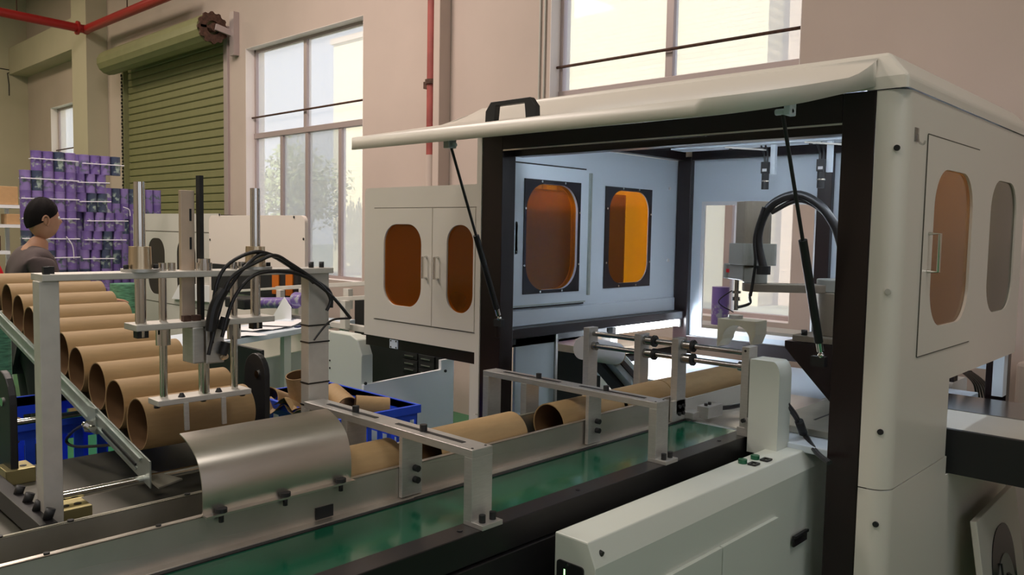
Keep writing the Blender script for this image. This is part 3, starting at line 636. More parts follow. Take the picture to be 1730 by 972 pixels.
# black frame
MB().box(XF, XF+0.08, 0.863, 0.957, 0.04, 2.02).build('front_post', 'black', ce, 0.003)
MB().box(XF, XF+0.08, 2.35, 2.468, 0.04, 2.02).build('front_post', 'black', ce, 0.003)
MB().box(XF, XF+0.05, 0.957, 2.35, 1.935, 2.02).build('lintel', 'black', ce, 0.003)
MB().box(XF+0.001, XF+0.056, 0.957, 2.35, 1.929, 1.9345).build('lintel_strip', 'chrome', ce)
MB().box(XF+0.06, XF+0.12, 0.957, 2.35, 1.91, 1.965).build('inner_lintel', 'black', ce, 0.003)
MB().box(XB-0.06, XB, 2.345, 2.43, 0.04, 2.02).build('back_post', 'black', ce, 0.003)
MB().box(XB-0.06, XB, 1.575, 1.645, 0.95, 2.02).build('back_post', 'black', ce, 0.003)
MB().box(XB-0.06, XB, 0.80, 0.88, 0.04, 2.02).build('back_post', 'black', ce, 0.003)
MB().box(XB-0.06, XB, 0.88, 2.345, 2.0, 2.06).build('top_beam', 'black', ce, 0.003)
MB().box(2.48, XB-0.06, 2.38, 2.43, 2.0, 2.06).build('top_beam', 'black', ce, 0.003)
MB().box(2.48, XB-0.06, 0.86, 0.92, 1.985, 2.06).build('top_beam', 'black', ce, 0.003)
MB().box(3.1, 3.16, 0.92, 2.38, 2.0, 2.06).build('top_beam', 'black', ce, 0.003)
MB().box(XB-0.06, XB, 1.0, 2.345, 0.975, 1.045).build('back_rail', 'black', ce, 0.003)
MB().box(2.48, XB-0.06, 2.36, 2.44, 1.135, 1.178).build('left_rail', 'black', ce, 0.003)
# table and base
MB().box(2.43, XB-0.07, 0.90, 1.70, 0.925, 0.948).box(3.02, XB-0.07, 1.70, 2.36, 0.925, 0.948).build('table_plate', 'inner', ce, 0.003)
MB().box(2.50, XB-0.09, 1.2, 1.68, 0.30, 0.92).build('table_base', 'whitegreen', ce)
for dy in (0, 0.05, 0.10, 0.15, 0.2): pass
# right wall: upper sheet with window holes and a doorway line
win1 = rrect(P(1573, 420, 'y', YR).x, P(1638, 420, 'y', YR).x, 1.322, 1.818, 0.125, 10)
win2 = rrect(P(1670, 420, 'y', YR).x, P(1713, 420, 'y', YR).x, 1.325, 1.822, 0.12, 10)
rc = 0.055
mb = MB().prism([(XF+rc, 0.868), (2.957, 0.868), (2.957, 1.133), (3.875, 1.133), (3.875, 2.018), (XF+rc, 2.018)], [win1, win2], (0, YR, 0), X_, Z_, Y_, 0.006)
mb.build('side_panel', 'white', ce)
mb = MB().prism([(XF+rc, 0.10), (3.86, 0.10), (3.86, 0.798), (2.975, 0.798), (2.975, 0.864), (XF+rc, 0.864)], [], (0, YR, 0), X_, Z_, Y_, 0.006); mb.build('side_panel', 'white', ce)
MB().box(2.95, 3.87, YR+0.006, YR+0.05, 0.75, 0.80).build('notch_trim', 'black', ce)
# rounded corner sheets (upper, lower)
def corner(z0, z1, m):
    pr = [(XF+rc, YR)] ; arc = []
    for k in range(9):
        a = math.radians(270-90*k/8); arc.append((XF+rc+rc*math.cos(a), YR+rc+rc*math.sin(a)))
    arc.append((XF, 0.861)); inn = [(x+0.005 if i > 7 else x+0.003, y+0.004 if i < 8 else y) for i, (x, y) in enumerate(arc)]
    mb = MB(); n = len(arc); vs = [(x, y, z0) for x, y in arc]+[(x, y, z1) for x, y in arc]
    mb.add(vs, [(k, k+1, n+k+1, n+k) for k in range(n-1)], True)
    inner = [(XF+rc, YR+0.004)] + [(XF+rc+(rc-0.004)*math.cos(math.radians(270-90*k/8)), YR+rc+(rc-0.004)*math.sin(math.radians(270-90*k/8))) for k in range(9)] + [(XF+0.004, 0.861)]
    pr = arc + inner[::-1][:-1]
    return MB().prism(pr, [], (0, 0, z0), X_, Y_, Z_, z1-z0, True).build('corner_panel', m, ce)
corner(0.868, 2.018, 'white'); corner(0.10, 0.864, 'white')
for z, m in ((1.838, 'blackmat'), (0.995, 'blackmat'), (0.756, 'blackmat'), (1.402, 'hookclear')):
    q = P({1.838: 1516, 0.995: 1488, 0.756: 1480, 1.402: 1501}[z], {1.838: 250, 0.995: 730, 0.756: 886, 1.402: 493}[z], 'x', XF+0.006)
    MB().cyl(q, q-V(0.006, 0, 0), 0.0085, 16).build('plug' if m == 'blackmat' else 'pale_plug', m if m == 'blackmat' else 'ceiling', ce)
# side door lines, handle, hook
dx0, dx1, dz0, dz1 = 2.597, 3.155, 1.243, 1.908
gm = mat('door_gap', (0.10, 0.09, 0.07), 0.8)
sd = MB().prism(rect(dx0, dx1, dz0, dz1), [win1], (0, YR-0.003, 0), X_, Z_, Y_, 0.003).build('side_door', 'white', ce)
MB().box(dx0, dx1, YR-0.0036, YR-0.0005, dz1, dz1+0.003).box(dx0-0.002, dx0, YR-0.0032, YR, dz0, dz1).box(dx0, dx1, YR-0.0036, YR-0.0005, dz0-0.003, dz0).build('door_gap', gm, sd)
hp = P(1566, 420, 'y', YR); hx = hp.x
MB().tube([(hx, YR-0.004, 1.615), (hx, YR-0.035, 1.615), (hx, YR-0.035, 1.50), (hx, YR-0.004, 1.50)], 0.0055, 8, 1).build('door_handle', 'chrome', sd)
MB().box(2.70, 3.12, YR+0.0065, YR+0.0105, 1.30, 1.84).build('orange_window', glassy('amber_acrylic', (0.50, 0.30, 0.12), 0.05, 0.1, (0.30, 0.14, 0.04), 0.3), sd)  # same orange acrylic browned; lack of backlight is put into the tint
MB().box(3.30, 3.80, YR+0.0065, YR+0.0105, 1.30, 1.84).build('tinted_window', glassy('smoked_acrylic', (0.35, 0.30, 0.15), 0.06, 0.1, (0.10, 0.09, 0.05), 0.55), ce)
hq = P(1548, 228, 'y', YR)
MB().box(hq.x-0.016, hq.x+0.016, YR-0.003, YR, hq.z-0.02, hq.z+0.02).tube([hq+V(0, -0.004, 0), hq+V(0, -0.008, -0.02), hq+V(0.0, -0.02, -0.028), hq+V(0, -0.025, -0.018)], 0.003, 6).build('clear_hook', 'hookclear', ce)
# left side
MB().box(XF-0.003, XF+0.02, YL, YL+0.028, 0.04, 0.802).build('left_edge_strip', 'white', ce)
MB().box(XF-0.003, XF+0.02, YL, YL+0.028, 0.806, 2.0).build('left_edge_strip', 'white', ce)
ci = rrect(3.252, 3.600, 1.345, 1.813, 0.10, 10); iw = (2.518, 3.04, 1.266, 1.893)
cd_ = rrect(2.602, 2.962, 1.337, 1.812, 0.12, 10)
MB().prism(rect(2.475, XB-0.025, 1.178, 2.0), [ci, cd_], (0, 2.437, 0), X_, Z_, Y_, 0.005).build('left_inner_panel', 'inner', ce)
MB().prism([(2.42, 1.178), (2.42, 1.25), (2.44, 1.25), (2.44, 1.178)], [], (2.475, 0, 0), Y_, Z_, X_, 1.38).build('panel_lip', 'inner', ce, 0.004)
MB().prism(rect(3.217, 3.622, 1.322, 1.83), [ci], (0, 2.4355, 0), X_, Z_, -Y_, 0.004).build('window_frame', 'tinted', ce)
MB().box(3.23, 3.61, 2.4422, 2.4452, 1.33, 1.825).build('orange_window', 'orange', ce)
for x, z in [(3.36, 1.824), (3.50, 1.824), (3.34, 1.331), (3.49, 1.331), (3.232, 1.72), (3.232, 1.45), (3.612, 1.70), (3.612, 1.45)]: bolt((x, 2.4315, z), -Y_, 0.005, 0.003, 'chrome', ce)
idr = MB().prism(rect(*iw[:2], *iw[2:]), [cd_], (0, 2.400, 0), X_, Z_, Y_, 0.025).build('inner_door', 'inner', ce, 0.003)
MB().prism(rect(2.587, 2.977, 1.322, 1.83), [cd_], (0, 2.3995, 0), X_, Z_, -Y_, 0.004).build('window_frame', 'tinted', idr)
MB().box(2.597, 2.967, 2.412, 2.415, 1.33, 1.82).build('orange_window', 'orange', idr)
for x, z in [(2.70, 1.822), (2.86, 1.822), (2.70, 1.33), (2.85, 1.33), (2.595, 1.70), (2.592, 1.45), (2.97, 1.69), (2.968, 1.45)]: bolt((x, 2.3955, z), -Y_, 0.005, 0.003, 'chrome', idr)
MB().box(2.537, 2.552, 2.400, 2.405, 1.50, 1.64).build('latch_plate', 'inner', idr); bolt((2.5445, 2.4, 1.63), -Y_, .004, .002, 'blackmat', idr); bolt((2.5445, 2.4, 1.51), -Y_, .004, .002, 'blackmat', idr)
MB().prism(rect(2.510, 3.050, 1.256, 1.902), [rect(2.5165, 3.0415, 1.2645, 1.8945)], (0, 2.4362, 0), X_, Z_, -Y_, 0.012).build('door_seal', 'blackmat', ce)  # dark gap round the inner door, drawn as a black outline
MB().box(3.04, 3.055, 2.39, 2.43, 1.30, 1.88).build('hinge', 'galv', idr)
MB().box(2.52, 3.03, 2.398, 2.405, 1.268, 1.274).build('door_sill', 'galv', idr); bolt((2.54, 2.405, 1.885), -Y_, .005, .003, 'blackmat', idr)
for px, py in ((1131, 319), (1128, 440)):
    q = P(px, py, 'y', 2.437); MB().cyl(q, q-V(0, 0.006, 0), 0.009, 14).build('pale_plug', 'paper', ce)
# back wall panel with opening
MB().prism(rect(0.88, 2.35, 1.045, 2.0), [rect(1.652, 2.272, 1.085, 1.765)], (XB-0.028, 0, 0), Y_, Z_, X_, 0.006).build('back_panel', 'inner', ce)
mb = MB(); mb.prism(rect(1.64, 2.284, 1.073, 1.777), [rect(1.660, 2.264, 1.093, 1.757)], (XB-0.029, 0, 0), Y_, Z_, -X_, 0.012); mb.build('opening_frame', 'paper', ce)
# roof shell
zr = 2.128
def ring(pts): return [V(*p) for p in pts]
low = [(2.30, 0.775), (2.335, 0.775), (XB+0.02, 0.775), (XB+0.02, 2.50), (2.395, 2.50), (2.395, 0.85)]
mb = MB()
L0 = [V(2.395, 0.775, 2.02), V(XB+0.02, 0.775, 2.02), V(XB+0.02, 2.5, 2.02), V(2.395, 2.5, 2.02)]
L1 = [V(2.395, 0.775, 2.055), V(XB+0.02, 0.775, 2.055), V(XB+0.02, 2.5, 2.055), V(2.395, 2.5, 2.055)]
L2 = [V(2.42, 0.84, zr), V(XB-0.04, 0.84, zr), V(XB-0.04, 2.45, zr), V(2.42, 2.45, zr)]
vs = L0+L1+L2
mb.add(vs, [(0, 1, 5, 4), (1, 2, 6, 5), (2, 3, 7, 6), (3, 0, 4, 7), (4, 5, 9, 8), (5, 6, 10, 9), (6, 7, 11, 10), (7, 4, 8, 11), (8, 9, 10, 11)])
ro = mb.build('roof_shell', 'white', ce, 0.012, 3)
MB().box(2.45, XB, 0.83, 2.44, 2.062, 2.075).build('roof_lining', 'inner', ce)
# lid
LX0, LX1, LY0, LY1 = 1.765, 2.395, 0.885, 2.505
def lz(x): return 1.93+(x-LX0)/(LX1-LX0)*0.135
sec = [(LX0, 1.888), (LX0+0.004, 1.926), (LX0+0.02, 1.9345), (2.20, lz(2.20)), (2.37, 2.085), (2.40, 2.10), (2.415, 2.125), (2.43, 2.125), (2.40, 2.07), (2.36, 2.055), (2.19, lz(2.19)-0.012), (LX0+0.03, 1.922), (LX0+0.016, 1.915), (LX0+0.014, 1.888)]
LY0 = 0.868; RL = 0.20
xs_ = [LX0+RL*(1-math.cos(math.pi/2*k/10)) for k in range(11)] + [2.0, 2.05, 2.12, 2.20, 2.27, 2.33, 2.37, 2.40, 2.43]
def ymn(x): return LY0 if x >= LX0+RL else LY0+RL-math.sqrt(max(0, RL*RL-(LX0+RL-x)**2))
def ztop(x): return lz(x) + (0 if x < 2.2 else 0.045*((x-2.2)/0.23)**1.6)
vs, fs = [], []
NY = 8
for x in xs_:
    for k in range(NY+1):
        y = ymn(x)+(LY1-ymn(x))*k/NY; vs.append((x, y, ztop(x)))
for i in range(len(xs_)-1):
    for k in range(NY): fs.append((i*(NY+1)+k, (i+1)*(NY+1)+k, (i+1)*(NY+1)+k+1, i*(NY+1)+k+1))
mb = MB().add(vs, fs, True)
def zbot(x): return 1.888+(x-LX0)*0.225
edge = [(x, ymn(x)) for x in reversed(xs_) if x < 2.405] + [(LX0, LY1)]
edge2 = [(LX0, LY1), (2.0, LY1), (2.2, LY1), (2.395, LY1)]
for E_ in (edge, edge2):
    vv = []
    for x, y in E_: vv += [(x, y, ztop(x)), (x, y, zbot(x))]
    mb.add(vv, [(2*k, 2*k+2, 2*k+3, 2*k+1) for k in range(len(E_)-1)], True)
lid = mb.build('front_lid', 'white', ce); s_ = lid.modifiers.new('s', 'SOLIDIFY'); s_.thickness = 0.006; s_.offset = 0
# handle on the lid
hy0, hy1 = 1.665, 1.885; hxx = 1.84; hz = lz(hxx)+0.002
mb = MB()
mb.prism([(hy0, 0), (hy0+0.042, 0), (hy0+0.048, 0.048), (hy1-0.048, 0.048), (hy1-0.042, 0), (hy1, 0), (hy1-0.002, 0.035), (hy1-0.025, 0.062), (hy0+0.025, 0.062), (hy0+0.002, 0.035)], [], (hxx, 0, hz), Y_, Z_, X_, 0.022)
mb.build('lid_handle', 'blackmat', lid, 0.002)
# gas struts
for (top, bot, nm) in (((2.10, 2.338, 1.925), (2.392, 2.345, 1.235), 0), ((2.10, 1.000, 1.935), (2.392, 0.985, 1.243), 1)):
    a = V(*top); b = V(*bot); m_ = a.lerp(b, 0.50 if nm == 0 else 0.50)
    st = MB().cyl(a, m_, 0.0055, 12).build('gas_strut', 'blackmat', ce)
    MB().cyl(m_, b.lerp(a, 0.06), 0.0125, 16).build('strut_body', 'blackmat', st)
    MB().cyl(b.lerp(a, 0.06), b.lerp(a, 0.02), 0.0105, 12).sphere(b, 0.010, 10, 6).build('strut_end', 'chrome', st)
    MB().box(a.x-0.02, a.x+0.02, a.y-0.012 if nm == 0 else a.y-0.030, a.y+0.02 if nm == 0 else a.y-0.012, a.z-0.012, lz(a.x)-0.008).cyl(a-V(0, 0.03, 0), a+V(0, 0.02, 0), 0.009, 10).build('strut_bracket', 'galv' if nm == 0 else 'inner', st, 0.003)
    MB().box(b.x-0.004, b.x+0.02, b.y-0.012, b.y+0.03, b.z-0.035, b.z-0.005).build('strut_foot', 'blackmat', st)
MB().box(2.395, 2.42, 2.352, 2.372, 1.15, 1.215).build('strut_plate', 'black', ce, 0.002)
# LED tubes inside the cell; only the left wall one is seen
def ledtube(x0, x1, y, z, lb, ax='x'):
    t = thing('led_tube', lb, 'lamp', ((x0+x1)/2, y, z-0.012))
    if ax == 'x': MB().cyl((x0, y, z), (x1, y, z), 0.016, 14).build('glowing_tube', 'ledbright' if y > 2 else 'led', t); MB().box(x0-0.03, x0, y-0.015, y+0.015, z-0.02, z+0.02).build('end_cap', 'alu', t); MB().box(x1, x1+0.02, y-0.015, y+0.015, z-0.02, z+0.02).build('end_cap', 'alu', t); MB().box(x0-0.03, x1+0.02, y+0.010, y+0.022, z-0.006, z+0.022).build('batten', 'alu', t)
    return t
ledtube(3.25, 3.83, 2.385, 1.112, 'glowing white LED tube under the left wall of the robot cell')
def fill_ledy(y0, y1, x, z, lb):
    t = thing('led_tube', lb, 'lamp', (x, (y0+y1)/2, z-0.012)); MB().cyl((x, y0, z), (x, y1, z), 0.013, 14).build('glowing_tube', 'led', t); MB().box(x-0.012, x+0.02, y0-0.03, y1+0.03, z+0.010, z+0.03).build('batten', 'alu', t)
fill_ledy(1.1, 2.2, 2.50, 1.995, 'white LED tube fixed behind the front lintel inside the cell')  # unseen lamp added to brighten the cell
ledtube(2.6, 3.6, 0.96, 2.0, 'white LED tube along the top right edge inside the cell')  # second added lamp, out of sight under the roof
# ceiling bracket for the cameras
MB().box(3.27, 3.39, 1.25, 2.1, 1.992, 1.999).build('ceiling_bracket', 'inner', ce, 0.001)
for y in (1.78, 1.42): MB().bar((3.25, y+0.02, 1.985), (3.25, y-0.16, 1.965), 0.03, 0.006).build('bracket_arm', 'aluflat', ce); bolt((3.25, y, 1.982), -Z_, 0.008, 0.006, 'blackmat', ce)
for (px, lb) in ((1293, 'small black inspection camera hanging at the left inside the cell roof'), (1387, 'small black inspection camera hanging at the right inside the cell roof')):
    q = P(px, 300, 'x', 3.30); y = q.y
    t = thing('inspection_camera', lb, 'camera', (3.3, y, 1.80))
    MB().box(3.285, 3.315, y-0.016, y+0.016, 1.868, 1.918).build('camera_body', 'blackmat', t, 0.002)
    MB().cyl((3.3, y, 1.80), (3.3, y, 1.868), 0.0155, 18).build('lens_barrel', 'blackmat', t); MB().cyl((3.3, y, 1.832), (3.3, y, 1.838), 0.0175, 18).build('focus_ring', 'chrome', t)
    MB().box(3.2835, 3.285, y-0.012, y+0.008, 1.876, 1.888).build('label_sticker', 'paper', t)
    MB().box(3.305, 3.325, y-0.038, y-0.017, 1.865, 1.992).build('mount_plate', 'inner', t)
    MB().tube([(3.3, y+0.005, 1.918), (3.3, y+0.01, 1.95), (3.31, y+0.03, 1.99)], 0.004, 6).tube([(3.3, y-0.006, 1.918), (3.3, y-0.006, 1.95), (3.31, y+0.01, 1.99)], 0.004, 6).build('camera_cable', 'rubber', t)

# SCARA robot
rb = thing('industrial_robot', 'grey four-axis robot arm with black hose arc and ivory gripper inside the cell', 'robot', (3.15, 1.25, 1.19))
MB().cyl((3.15, 1.25, 1.215), (3.15, 1.25, 1.385), 0.075, 28).build('base_column', 'tan', rb, 0.004)
MB().cyl((3.15, 1.25, 1.385), (3.15, 1.25, 1.435), 0.072, 28).build('shoulder', 'grey', rb, 0.004)
MB().box(3.02, 3.26, 1.15, 1.36, 1.193, 1.215).build('base_flange', 'tan', rb, 0.002)
MB().cyl((3.06, 1.33, 1.215), (3.06, 1.33, 1.235), 0.012, 10).build('bolt', 'blackmat', rb)
E = V(2.95, 1.49, 0)
mb = MB(); mb.bar((3.15, 1.25, 1.397), (E.x, E.y, 1.397), 0.095, 0.032); mb.cyl((E.x, E.y, 1.381), (E.x, E.y, 1.413), 0.048, 24); mb.build('lower_link', 'tan', rb, 0.003)
G = V(3.05, 1.62, 0)
mb = MB(); mb.cyl((E.x, E.y, 1.413), (E.x, E.y, 1.475), 0.046, 24).bar((E.x, E.y, 1.452), (G.x, G.y, 1.452), 0.10, 0.062); mb.cyl((G.x, G.y, 1.421), (G.x, G.y, 1.483), 0.055, 24); mb.build('upper_link', 'grey', rb, 0.004)
mid = E.lerp(G, 0.38)+V(0, -0.015, 0)
mb = MB(); mb.prism(rrect(-0.088, 0.088, -0.07, 0.07, 0.03, 5), [], (mid.x, mid.y, 1.483), (G-E).normalized(), Z_.cross(G-E).normalized(), Z_, 0.085); mb.build('motor_housing', 'grey', rb, 0.006)
mb = MB(); mb.prism(rrect(-0.066, 0.066, -0.056, 0.056, 0.035, 6), [], (mid.x, mid.y, 1.568), (G-E).normalized(), Z_.cross(G-E).normalized(), Z_, 0.165); mb.build('motor_cover', 'tan', rb, 0.012)
MB().box(G.x-0.06, G.x-0.056, G.y-0.01, G.y+0.018, 1.447, 1.462).build('red_label', 'redplastic', rb)
MB().cyl((G.x, G.y, 1.29), (G.x, G.y, 1.421), 0.009, 14).cyl((G.x, G.y, 1.36), (G.x, G.y, 1.37), 0.018, 14).cyl((G.x, G.y, 1.33), (G.x, G.y, 1.345), 0.016, 14).build('spindle', 'rodsteel', rb)
MB().tube([(G.x, G.y, 1.30), (G.x+0.02, G.y-0.05, 1.32), (G.x-0.02, G.y-0.07, 1.36), (E.x, E.y-0.01, 1.43)], 0.006, 8).tube([(G.x, G.y+0.01, 1.28), (G.x-0.02, G.y+0.07, 1.32), (G.x, G.y+0.02, 1.37)], 0.0025, 6).build('gripper_hose', 'rubber', rb)
MB().cyl((G.x, G.y, 1.255), (G.x, G.y, 1.27), 0.03, 18).build('gripper_mount', 'alu', rb)
# gripper: block with a half-round saddle
out = [(-0.085, 0.0), (-0.085, -0.055)] + [(-0.068, -0.10)] + [(-0.060*math.cos(math.pi*k/12)*1.0, -0.085+0.062*math.sin(math.pi*k/12)) for k in range(13)] + [(0.085, -0.12), (0.085, 0.0)]
MB().prism(out, [], (G.x-0.05, G.y-0.03, 1.255), Y_, Z_, X_, 0.10).build('gripper_block', 'resin', rb, 0.003)
hp_ = [P(a, b, 'x', 2.87) for a, b in ((1290, 455), (1281, 400), (1300, 350), (1345, 329), (1385, 347), (1412, 385), (1425, 430))]
MB().tube(hp_, 0.016, 12).build('hose_arc', 'rubber', rb)
MB().tube([p+V(0.01, -0.005, -0.02) for p in hp_[2:]], 0.009, 10).build('hose_arc', 'rubber', rb)
MB().tube([P(1290, 350, 'x', 2.85), P(1275, 400, 'x', 2.85), P(1276, 445, 'x', 2.85), P(1268, 500, 'x', 2.88)], 0.006, 8).build('signal_cable', 'rubber', rb)
MB().cyl(hp_[0]-V(0, 0, 0.02), hp_[0]+V(0, 0, 0.012), 0.026, 14).build('hose_gland', 'blackmat', rb)
# robot shelf
rs = MB().prism([(0, 0), (0.0, 0.028), (0.40, 0.028), (0.40, -0.30), (0.28, -0.28)], [], (3.02, 1.39, 1.163), (0.0, -1, 0), Z_, X_, 0.25)
rs.build('robot_shelf', 'black', ce, 0.002)

# roller rod station at the belt end
st = thing('roller_station', 'aluminium posts carrying two long rods across the end of the green belt', 'machine', (2.4, 1.52, 0.95))
for (y, zb) in ((1.215, 0.957), (1.475, 0.985), (1.63, 0.95), (1.86, 0.95)):
    MB().box(2.362, 2.418, y-0.013, y+0.013, zb, 1.245).build('post', 'alu', st, 0.0015)
for z in (1.222, 1.176): MB().cyl((2.39, 1.215, z), (2.39, 1.86, z), 0.0095, 16).build('rod', 'rodsteel', st)
for y in (1.455, 1.61):
    for z in (1.222, 1.176):
        MB().cyl((2.39, y-0.03, z), (2.39, y+0.035, z), 0.017, 16).build('bearing', 'rodsteel', st); MB().cyl((2.39, y-0.038, z), (2.39, y-0.030, z), 0.021, 16).build('collar', 'blackmat', st)
for y in (1.24, 1.84): MB().cyl((2.39, y-0.01, 1.176), (2.39, y+0.01, 1.176), 0.016, 16).build('collar', 'rodsteel', st)
MB().cyl((2.36, 1.215, 1.232), (2.3615, 1.215, 1.232), 0.004, 10).build('grub_screw', 'blackmat', st)
MB().box(2.34, 2.43, 1.462, 1.474, 0.962, 1.032).build('clamp_plate', 'alu', st, 0.001)
for dx, dz in ((2.378, 0.985), (2.402, 0.985), (2.378, 1.01), (2.402, 1.01)): MB().cyl((dx, 1.462, dz), (dx, 1.455, dz), 0.007, 12).build('bolt', 'blackmat', st)
MB().box(2.46, 2.56, 1.395, 1.44, 0.965, 1.005).box(2.42, 2.48, 1.43, 1.48, 0.962, 0.985).build('sensor_block', 'alu', st, 0.002)
for x in (2.48, 2.505): MB().cyl((x, 1.417, 1.005), (x, 1.417, 1.014), 0.006, 10).build('bolt', 'blackmat', st)
MB().tube([(2.56, 1.417, 0.985), (2.62, 1.40, 0.982), (2.72, 1.36, 0.99)], 0.008, 8).build('sensor_cable', 'rubber', st)
MB().box(2.36, 2.42, 1.198, 1.235, 0.957, 0.985).build('foot_block', 'alu', st, 0.001)
MB().cyl((2.36, 1.208, 1.01), (2.345, 1.208, 1.01), 0.007, 10).build('bolt', 'blackmat', st)
# front guide lengths inside the cell
gi = MB().box(2.43, 3.0, 1.489, 1.493, 0.952, 1.02).box(2.43, 3.0, 1.455, 1.493, 0.950, 0.953); tag(gi.build('guide_strip', 'ceiling'), 'white guide strip beside the brown tube inside the cell', 'guide')
tag(MB().box(2.45, 3.15, 1.27, 1.45, 0.949, 0.955).build('belt_exit_plate', 'steel'), 'bright steel plate following the end of the green belt', 'plate')
sp = thing('slotted_plate', 'thick steel plate with slots and holes at the end of the belt inside the cell', 'plate', (2.85, 1.10, 0.949))
MB().box(2.56, 3.10, 0.98, 1.24, 0.949, 0.972).build('plate_body', 'steeldull', sp, 0.002)
for x, y in ((2.70, 1.02), (2.80, 1.02), (2.86, 1.02), (2.91, 1.02), (2.96, 1.02)): MB().cyl((x, y, 0.972), (x, y, 0.9725), 0.009, 12).build('hole', 'blackmat', sp)
MB().box(2.70, 2.90, 1.12, 1.128, 0.972, 0.9727).build('slot', 'blackmat', sp)
# motor cover box at belt end
cb = MB(); prr = [(0, 0), (0.115, 0), (0.115, 0.275)] 
pr = [(-0.043, 0.0), (0.043, 0.0), (0.043, 0.275)] + [(0.043*math.cos(math.pi*k/10), 0.275+0.022*math.sin(math.pi*k/10)) for k in range(1, 10)] + [(-0.043, 0.275)]
bx = thing('drive_cover', 'tall pale grey drive cover with rounded top at the end of the belt', 'cover', (2.40, 1.14, 0.91))
MB().prism([(1.195-0.0, 0.912), (1.095, 0.912), (1.095, 1.165)] + [(1.12-0.025*math.cos(math.radians(9*k)), 1.165+0.045*math.sin(math.radians(9*k))) for k in range(1, 11)] + [(1.195, 1.21)], [], (2.355, 0, 0), Y_, Z_, X_, 0.085).build('cover_shell', 'whitegreen', bx, 0.006)
MB().box(2.3545, 2.357, 1.195, 1.205, 0.985, 1.02).build('fixing_tab', 'alu', bx)

# ================================================================== LOWER COVER / CABINET in front of the beam
lc = thing('control_cabinet', 'pale grey low control cabinet with sloped top edge in front of the black beam', 'cabinet', (1.9, 1.08, 0))
prof = [(1.135, 0.932), (1.043, 0.932), (1.022, 0.880), (0.965, 0.78+0.0), (0.965, 0.10), (1.19, 0.10), (1.19, 0.875), (1.135, 0.925)]
prof = [(1.135, 0.932), (1.043, 0.932), (1.020, 0.880), (1.010, 0.10), (1.135, 0.10)]
MB().prism(prof, [], (1.347, 0, 0), Y_, Z_, X_, 2.62-1.347).build('cabinet_shell', 'whitegreen', lc, 0.003)
fy = 1.0195
for (x0, x1) in ((1.62, 1.875), (1.88, 2.20)): 
    d_ = MB().box(x0, x1, 1.008, 1.0195, 0.14, 0.785).build('door', 'whitegreen', lc, 0.001)
q = P(1350, 909, 'y', 1.01)
MB().box(q.x-0.047, q.x+0.047, 1.0045, 1.012, q.z-0.017, q.z+0.017).build('handle_recess', 'tinted', d_, 0.002); MB().box(q.x-0.047, q.x+0.047, 1.000, 1.006, q.z+0.010, q.z+0.018).build('handle_lip', 'blackmat', d_)
q = P(1016, 928, 'y', 1.03); MB().cyl((q.x, 1.036, 0.905), (q.x, 1.026, 0.903), 0.006, 14).build('plug', 'blackmat', lc)
cp = MB().prism(rrect(1.050, 1.125, 0.765, 0.874, 0.008, 4), [], (1.347, 0, 0), Y_, Z_, -X_, 0.004).build('control_panel', 'blackmat', lc)
MB().box(1.3425, 1.3432, 1.100, 1.104, 0.842, 0.857).build('indicator', 'ledgreen', cp); bolt((1.343, 1.095, 0.868), -X_, 0.004, 0.002, 'chrome', cp)
for k, (px, py, lb) in enumerate(((1262, 778, 'green cable plug lying on the grey cabinet, nearer the camera'), (1283, 771, 'green cable plug lying on the grey cabinet, nearer the cell'))):
    q = P(px, py+6, 'z', 0.932); t = thing('cable_plug', lb, 'plug', q)
    MB().cyl(q+V(-0.004, 0.012, 0), q+V(-0.004, 0.012, 0.012), 0.013, 16).build('green_housing', 'greenpart', t); MB().prism(rrect(-0.017, 0.017, -0.013, 0.013, 0.003, 3), [rrect(-0.010, 0.010, -0.006, 0.006, 0.002, 3)], q+V(0.006, -0.018, 0.001), X_, Y_, Z_, 0.004).build('black_frame', 'blackmat', t)
cbx = thing('drive_cable', 'black cable bundle curving down from the drive cover to the cabinet', 'cable', P(1365, 740, 'y', 1.05))
for dz in (0, 0.012): MB().tube([P(1330, 688, 'y', 1.10)+V(0, 0, dz), P(1345, 708, 'y', 1.09)+V(0, 0, dz), P(1358, 735, 'z', 0.955)+V(0, 0, dz), P(1378, 765, 'z', 0.940)+V(dz, 0, 0), P(1400, 783, 'z', 0.938)+V(dz, 0, 0)], 0.006, 8).build('cable', 'rubber', cbx)
MB().tube([P(1350, 712, 'y', 1.085), P(1357, 732, 'z', 0.965)], 0.014, 10, 1).build('cable_clip', 'blackmat', cbx)

# ================================================================== LEFT MACHINE CABINET
mc = thing('machine_cabinet', 'white machine cabinet with two orange window doors left of the cell', 'cabinet', (2.95, 2.9, 1.02))
y0c, y1c, z0c, z1c = 2.50, 3.30, 1.072, 1.797
wa = rrect(2.861, 3.141, 1.235, 1.622, 0.095, 10); wb = rrect(2.44+0.10, 2.686, 1.21, 1.622, 0.095, 10)
wb = rrect(2.515, 2.686+0.02-0.02, 1.235, 1.622, 0.08, 10)
outl = [(y0c, z0c), (y1c, z0c)] + [(y1c-0.03+0.03*math.cos(math.radians(9*k)), z1c-0.03+0.03*math.sin(math.radians(9*k))) for k in range(11)] + [(y0c, z1c)]
MB().prism(outl, [wa, wb], (2.40, 0, 0), Y_, Z_, X_, 0.02).build('front_panel', 'white', mc)
MB().box(2.42, 3.48, y1c-0.01, y1c, z0c, z1c-0.02).build('side_panel', 'white', mc); MB().box(2.42, 3.48, y0c, y0c+0.006, z0c, z1c).build('side_panel', 'blackmat', mc)  # near side panel blackened to put shade behind the cell's door window
MB().box(3.47, 3.48, y0c, y1c, z0c, z1c).build('back_panel', 'white', mc); MB().box(2.42, 3.48, y0c, y1c, z0c, z0c+0.01).build('bottom_panel', 'white', mc)
